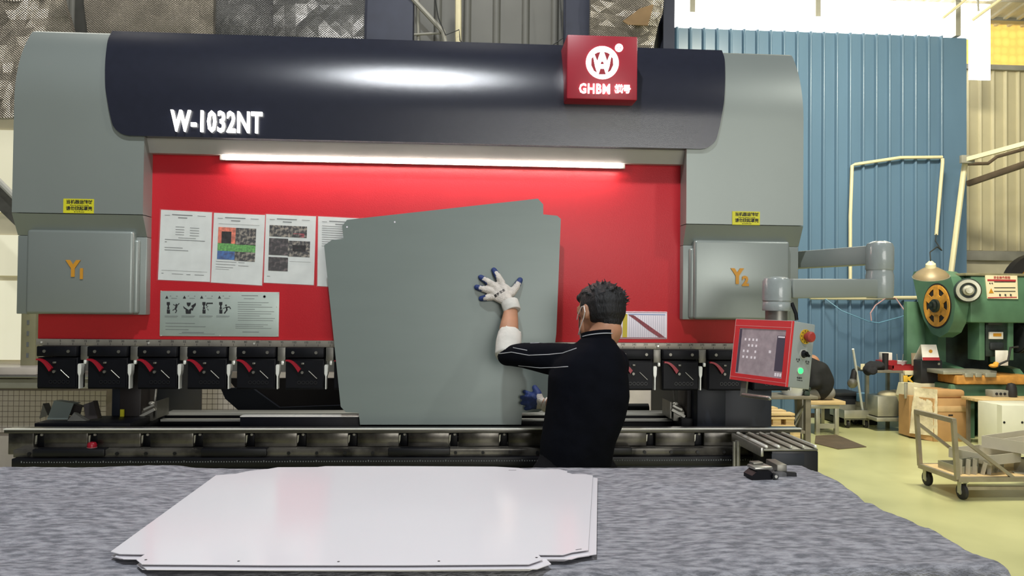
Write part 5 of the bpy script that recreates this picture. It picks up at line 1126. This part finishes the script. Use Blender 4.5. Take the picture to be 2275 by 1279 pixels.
def caster(par, x, y, ztop, r=.05, m='rubber'):
    c = obj('caster', MB().box(x - .026, x - .020, y - .02, y + .02, r * .8, ztop).box(x + .020, x + .026, y - .02, y + .02, r * .8, ztop).box(x - .03, x + .03, y - .03, y + .03, ztop - .008, ztop), 'galv', par); obj('caster_wheel', MB().lathe([(r * .8, -.017), (r, -.012), (r, .012), (r * .8, .017)], (x, y, r), (1, 0, 0), 20), m, c); obj('wheel_hub', MB().cyl((x - .0185, y, r), (x + .0185, y, r), r * .4, n=14), 'galv', c)
for x in (d0.x + .06, d1.x - .05):
    for y in (8.80, 9.05): caster(do, x, y, d1.z, .045)
p = PY(1930, 905, 8.98); jr = thing('blue_jar', V(p.x, 8.98, 0), 'blue lidded jar on a low stack left of the tool table', 'jar'); obj('stack', pb(1915, 893, 1950, 925, 9.0, .2, .02), 'tub_cream', jr); obj('jar_body', MB().cyl((p.x, 9.1, PY(1930, 893, 9.0).z), (p.x, 9.1, PY(1930, 875, 9.0).z), .085, n=20), 'jar_blue', jr); obj('stack_base', pb(1915, 925, 1950, 942, 9.0, .2, .01, z0=0.0), 'crate_black', jr)
p = PY(1985, 878, 8.7); one('cream_bundle', blob(MB().ell(PY(1972, 876, 8.7), (.12, .09, .05)).ell(PY(1988, 876, 8.72), (.10, .08, .06)), .014, 2), 'bottle_cream', 'cream wrapped bundle on the lower tray of the tool table', 'bundle', smooth=60)
# stool of the seated person, front steel bench, pallet
st = thing('work_stool', V(PY(1840, 965, 8.45).x, 8.45, 0), 'wooden topped steel stool carrying the seated person', 'stool')
a, b = PY(1800, 891, 8.3), PY(1879, 899, 8.3); obj('seat_board', MB().box(a.x, b.x, 8.3, 8.72, b.z, a.z, .004), 'wood_pale', st); obj('seat_frame', MB().box(a.x + .02, b.x - .06, 8.32, 8.70, b.z - .045, b.z, .003), 'galv', st)
for x in (a.x + .10, b.x - .09):
    for y in (8.34, 8.68): obj('leg', MB().box(x - .022, x + .022, y - .022, y + .022, 0, b.z - .045, .002), 'galv', st)
obj('stretcher', MB().box(a.x + .12, b.x - .11, 8.33, 8.36, .07, .12), 'galv', st); obj('stretcher', MB().box(a.x + .12, b.x - .11, 8.66, 8.69, .14, .19), 'brown_steel', st)
bn = thing('steel_bench', V(PY(1765, 975, 7.9).x, 7.95, 0), 'dark steel bench in front of the seated person', 'bench')
a, b = PY(1690, 880, 7.8), PY(1818, 887, 7.8); obj('bench_top', MB().box(a.x, b.x, 7.8, 8.15, b.z, a.z, .003), 'table_steel', bn)
for x, y in ((PY(1795, 900, 7.82).x, 7.84), (PY(1800, 900, 7.82).x, 8.1), (a.x + .05, 7.84), (a.x + .05, 8.1)): obj('leg', MB().box(x - .028, x + .028, y - .028, y + .028, 0, b.z), 'table_steel', bn)
obj('lower_shelf', MB().box(a.x + .05, b.x - .12, 7.82, 8.12, .10, .13), 'table_steel', bn)
q = PY(1765, 878, 7.9); one('clear_tub', MB().lathe([(.10, 0), (.13, .09), (.125, .09), (.095, .01)], V(q.x, 7.95, a.z), n=20), 'clear_white', 'clear shallow tub on the steel bench below the pendant', 'tub')
q = PY(1792, 874, 7.86); one('small_vise', MB().box(q.x - .03, q.x + .03, 7.84, 7.92, a.z, a.z + .05, .01).box(q.x - .045, q.x - .02, 7.84, 7.92, a.z + .05, a.z + .09, .006).box(q.x + .005, q.x + .04, 7.84, 7.92, a.z + .05, a.z + .09, .006), 'press_dark', 'small dark vise at the right end of the steel bench', 'vise')
for i, (px, x2) in enumerate(((1752, 1790), (1768, 1784))): one('steel_rod', MB().tube([V(PY(px, 905, 7.9).x, 7.9 + .05 * i, .135), PY(x2, 885 + 10 * i, 8.0 + .05 * i) + V(0, 0, -.05)], .012, 8), 'galv', ['longer steel rod leaning under the steel bench', 'shorter steel rod leaning under the steel bench'][i], 'rod')
pa = thing('pallet', V(PY(1735, 950, 7.2).x, 7.3, 0), 'pale wooden pallet beside the dark press frame', 'pallet')
xa_, xb_ = PY(1690, 930, 7.2).x, PY(1766, 930, 7.2).x
for i, (ya, yb) in enumerate(((918, 922), (926, 932), (944, 952))):
    for k in range(3): z1 = PY(1740, ya, 7.2).z; obj('pallet_board', MB().box(xa_, xb_, 7.2 + k * .2, 7.32 + k * .2, z1 - .022, z1), 'wood_pale', pa)
for k in range(3): x = xa_ + (xb_ - xa_ - .08) * k / 2; z0 = PY(1740, 944, 7.2).z; obj('pallet_block', MB().box(x, x + .08, 7.22, 7.7, z0, PY(1740, 932, 7.2).z), 'wood_pale', pa)
for k in range(2): x = xa_ + .1 + k * .2; obj('pallet_foot', MB().box(x, x + .1, 7.22, 7.7, 0, PY(1740, 952, 7.2).z - .02), 'wood_pale', pa)
# ------------------------------------------------------------------ platform cart with trays
ZD = .155
c1, c2 = PZ(2044, 1034, ZD), PZ(2127, 1064, ZD)
ud = (c2 - c1).normalized(); vd = V(-ud.y, ud.x, 0); vd = vd if vd.x > 0 else -vd
W = (c2 - c1).length; Lc = 1.15
ct = thing('platform_cart', (c1 + c2) / 2 - V(0, 0, ZD), 'steel platform cart with a tubular push handle carrying trays', 'cart')
def CP(u, v, z): return c1 + ud * (u * W) + vd * v + V(0, 0, z - ZD)
def cbar(name, p, q, w=.03, m='cart_steel'): return obj(name, MB().obox(p, q, w, w), m, ct)
cbar('deck_rail', CP(0, 0, ZD), CP(1, 0, ZD), .035); cbar('deck_rail', CP(1, 0, ZD), CP(1, Lc, ZD), .035); cbar('deck_rail', CP(0, 0, ZD), CP(0, Lc, ZD), .035); cbar('deck_rail', CP(0, Lc, ZD), CP(1, Lc, ZD), .035); cbar('deck_rail', CP(.97, .05, ZD - .07), CP(.97, Lc, ZD - .07), .025)
MC = Matrix((ud, vd, V(0, 0, 1))).transposed().to_4x4(); MC.translation = c1 - V(0, 0, ZD)
obj('deck', MB(MC).box(.01, W - .01, .01, Lc - .01, ZD + .006, ZD + .018), 'wood_pale', ct)
ht = PY(2037, 914, c1.y).z
hzz = ht; cbar('handle_post', CP(0, 0, ZD), CP(0, -.03, hzz)); cbar('handle_post', CP(1, 0, ZD), CP(1, -.03, hzz + .0)); cbar('handle_bar', CP(-.02, -.03, hzz), CP(1.02, -.03, hzz), .034)
cbar('handle_brace', CP(0, -.025, hzz - .09), CP(0, .42, ZD + .02), .024); cbar('handle_brace', CP(1, -.025, hzz - .09), CP(1, .45, ZD), .024)
for u, v in ((.04, .05), (.96, .05), (.96, .62), (.04, .95), (.96, 1.08)): q = CP(u, v, 0); caster(ct, q.x, q.y, ZD - .018, .058)
DZ = ZD + .019
def tray(u0, v0, du, dv, h, z, rot, m, label, div=None, t=.006):
    q = CP(u0, v0, z); M = Matrix.Translation(q) @ Matrix.Rotation(rot, 4, 'Z')
    r = thing('sheet_tray', q, label, 'tray', 'sheet metal trays on the cart')
    obj('tray_base', MB(M).box(0, du, 0, dv, 0, t), m, r, smooth=0)
    for b_ in ((0, du, 0, t), (0, du, dv - t, dv), (0, t, t, dv - t), (du - t, du, t, dv - t)): obj('tray_wall', MB(M).box(*b_, t, h), m, r, smooth=0)
    if div: obj('tray_divider', MB(M).box(div, div + t, t, dv - t, t, h), m, r, smooth=0)
    return r
ang = math.atan2(ud.y, ud.x)
def channel(u, v, h, label, tilt=0.0):
    q = CP(u, v, DZ); M = Matrix.Translation(q) @ Matrix.Rotation(ang + .4, 4, 'Z') @ Matrix.Rotation(tilt, 4, 'Y')
    r = thing('steel_channel', q, label, 'channel', 'short steel channels on the cart')
    obj('web', MB(M).box(0, .004, 0, .16, .0, h), 'galv', r, smooth=0); obj('lip', MB(M).box(0, .034, 0, .004, 0, h), 'tray_grey', r, smooth=0); obj('lip', MB(M).box(0, .034, .156, .16, 0, h), 'galv', r, smooth=0)
names = ['short steel channel next to the near handle post', 'second short steel channel from the near handle post', 'middle short steel channel on the cart deck', 'leaning short steel channel in the row on the cart', 'last short steel channel in the row on the cart']
for k in range(5): channel(.80 + .02 * (k % 2), .06 + .058 * k, .115 if k != 3 else .10, names[k], .25 if k == 3 else .05)
tray(.30, .06, .24, .16, .055, DZ, ang, 'galv', 'small low steel tray at the handle end of the cart')
tray(.26, .16, .34, .36, .075, DZ + .075, ang + .35, 'tray_grey', 'pale tray leaning on the small tray on the cart')
tray(.30, .42, .64, .74, .09, DZ + .158, ang + .45, 'tray_grey', 'large pale divided tray on top of the cart load', .16)
tray(.55, .60, .40, .40, .10, DZ, ang + .2, 'galv', 'grey steel tray under the large divided tray')
for k in range(3): q = CP(.86, .70 + .1 * k, DZ); one('steel_strip', MB(Matrix.Translation(q) @ Matrix.Rotation(ang + 1.2 + .2 * k, 4, 'Z')).box(-.18, .2, -.03, .03, .001 + .007 * k, .006 + .007 * k), 'galv', ['lowest flat steel strip at the near side of the cart', 'middle flat steel strip at the near side of the cart', 'topmost flat steel strip at the near side of the cart'][k], 'strip', 'flat strips on the cart')

q = PZ(1845, 985, .0); one('floor_mat', MB().prism([PZ(1812, 968, .001), PZ(1858, 966, .001), PZ(1925, 993, .001), PZ(1862, 998, .001), PZ(1810, 985, .001)], (0, 0, .006)), 'brown_steel', 'flat brown sheet lying on the green floor before the stool', 'mat', smooth=0)
for i, (x, y, m, lb) in enumerate(((1742, 905, 'crate_black', 'dark bag under the steel bench beside the press frame'),)):
    q = PY(x, y, 7.98); q.z = .205; B_ = blob(MB().ell(q, (.12, .10, .07)).ell(q + V(.05, 0, .04), (.07, .07, .06)), .014, 3); one('cloth_bag', B_, m, lb, 'bag', smooth=60)
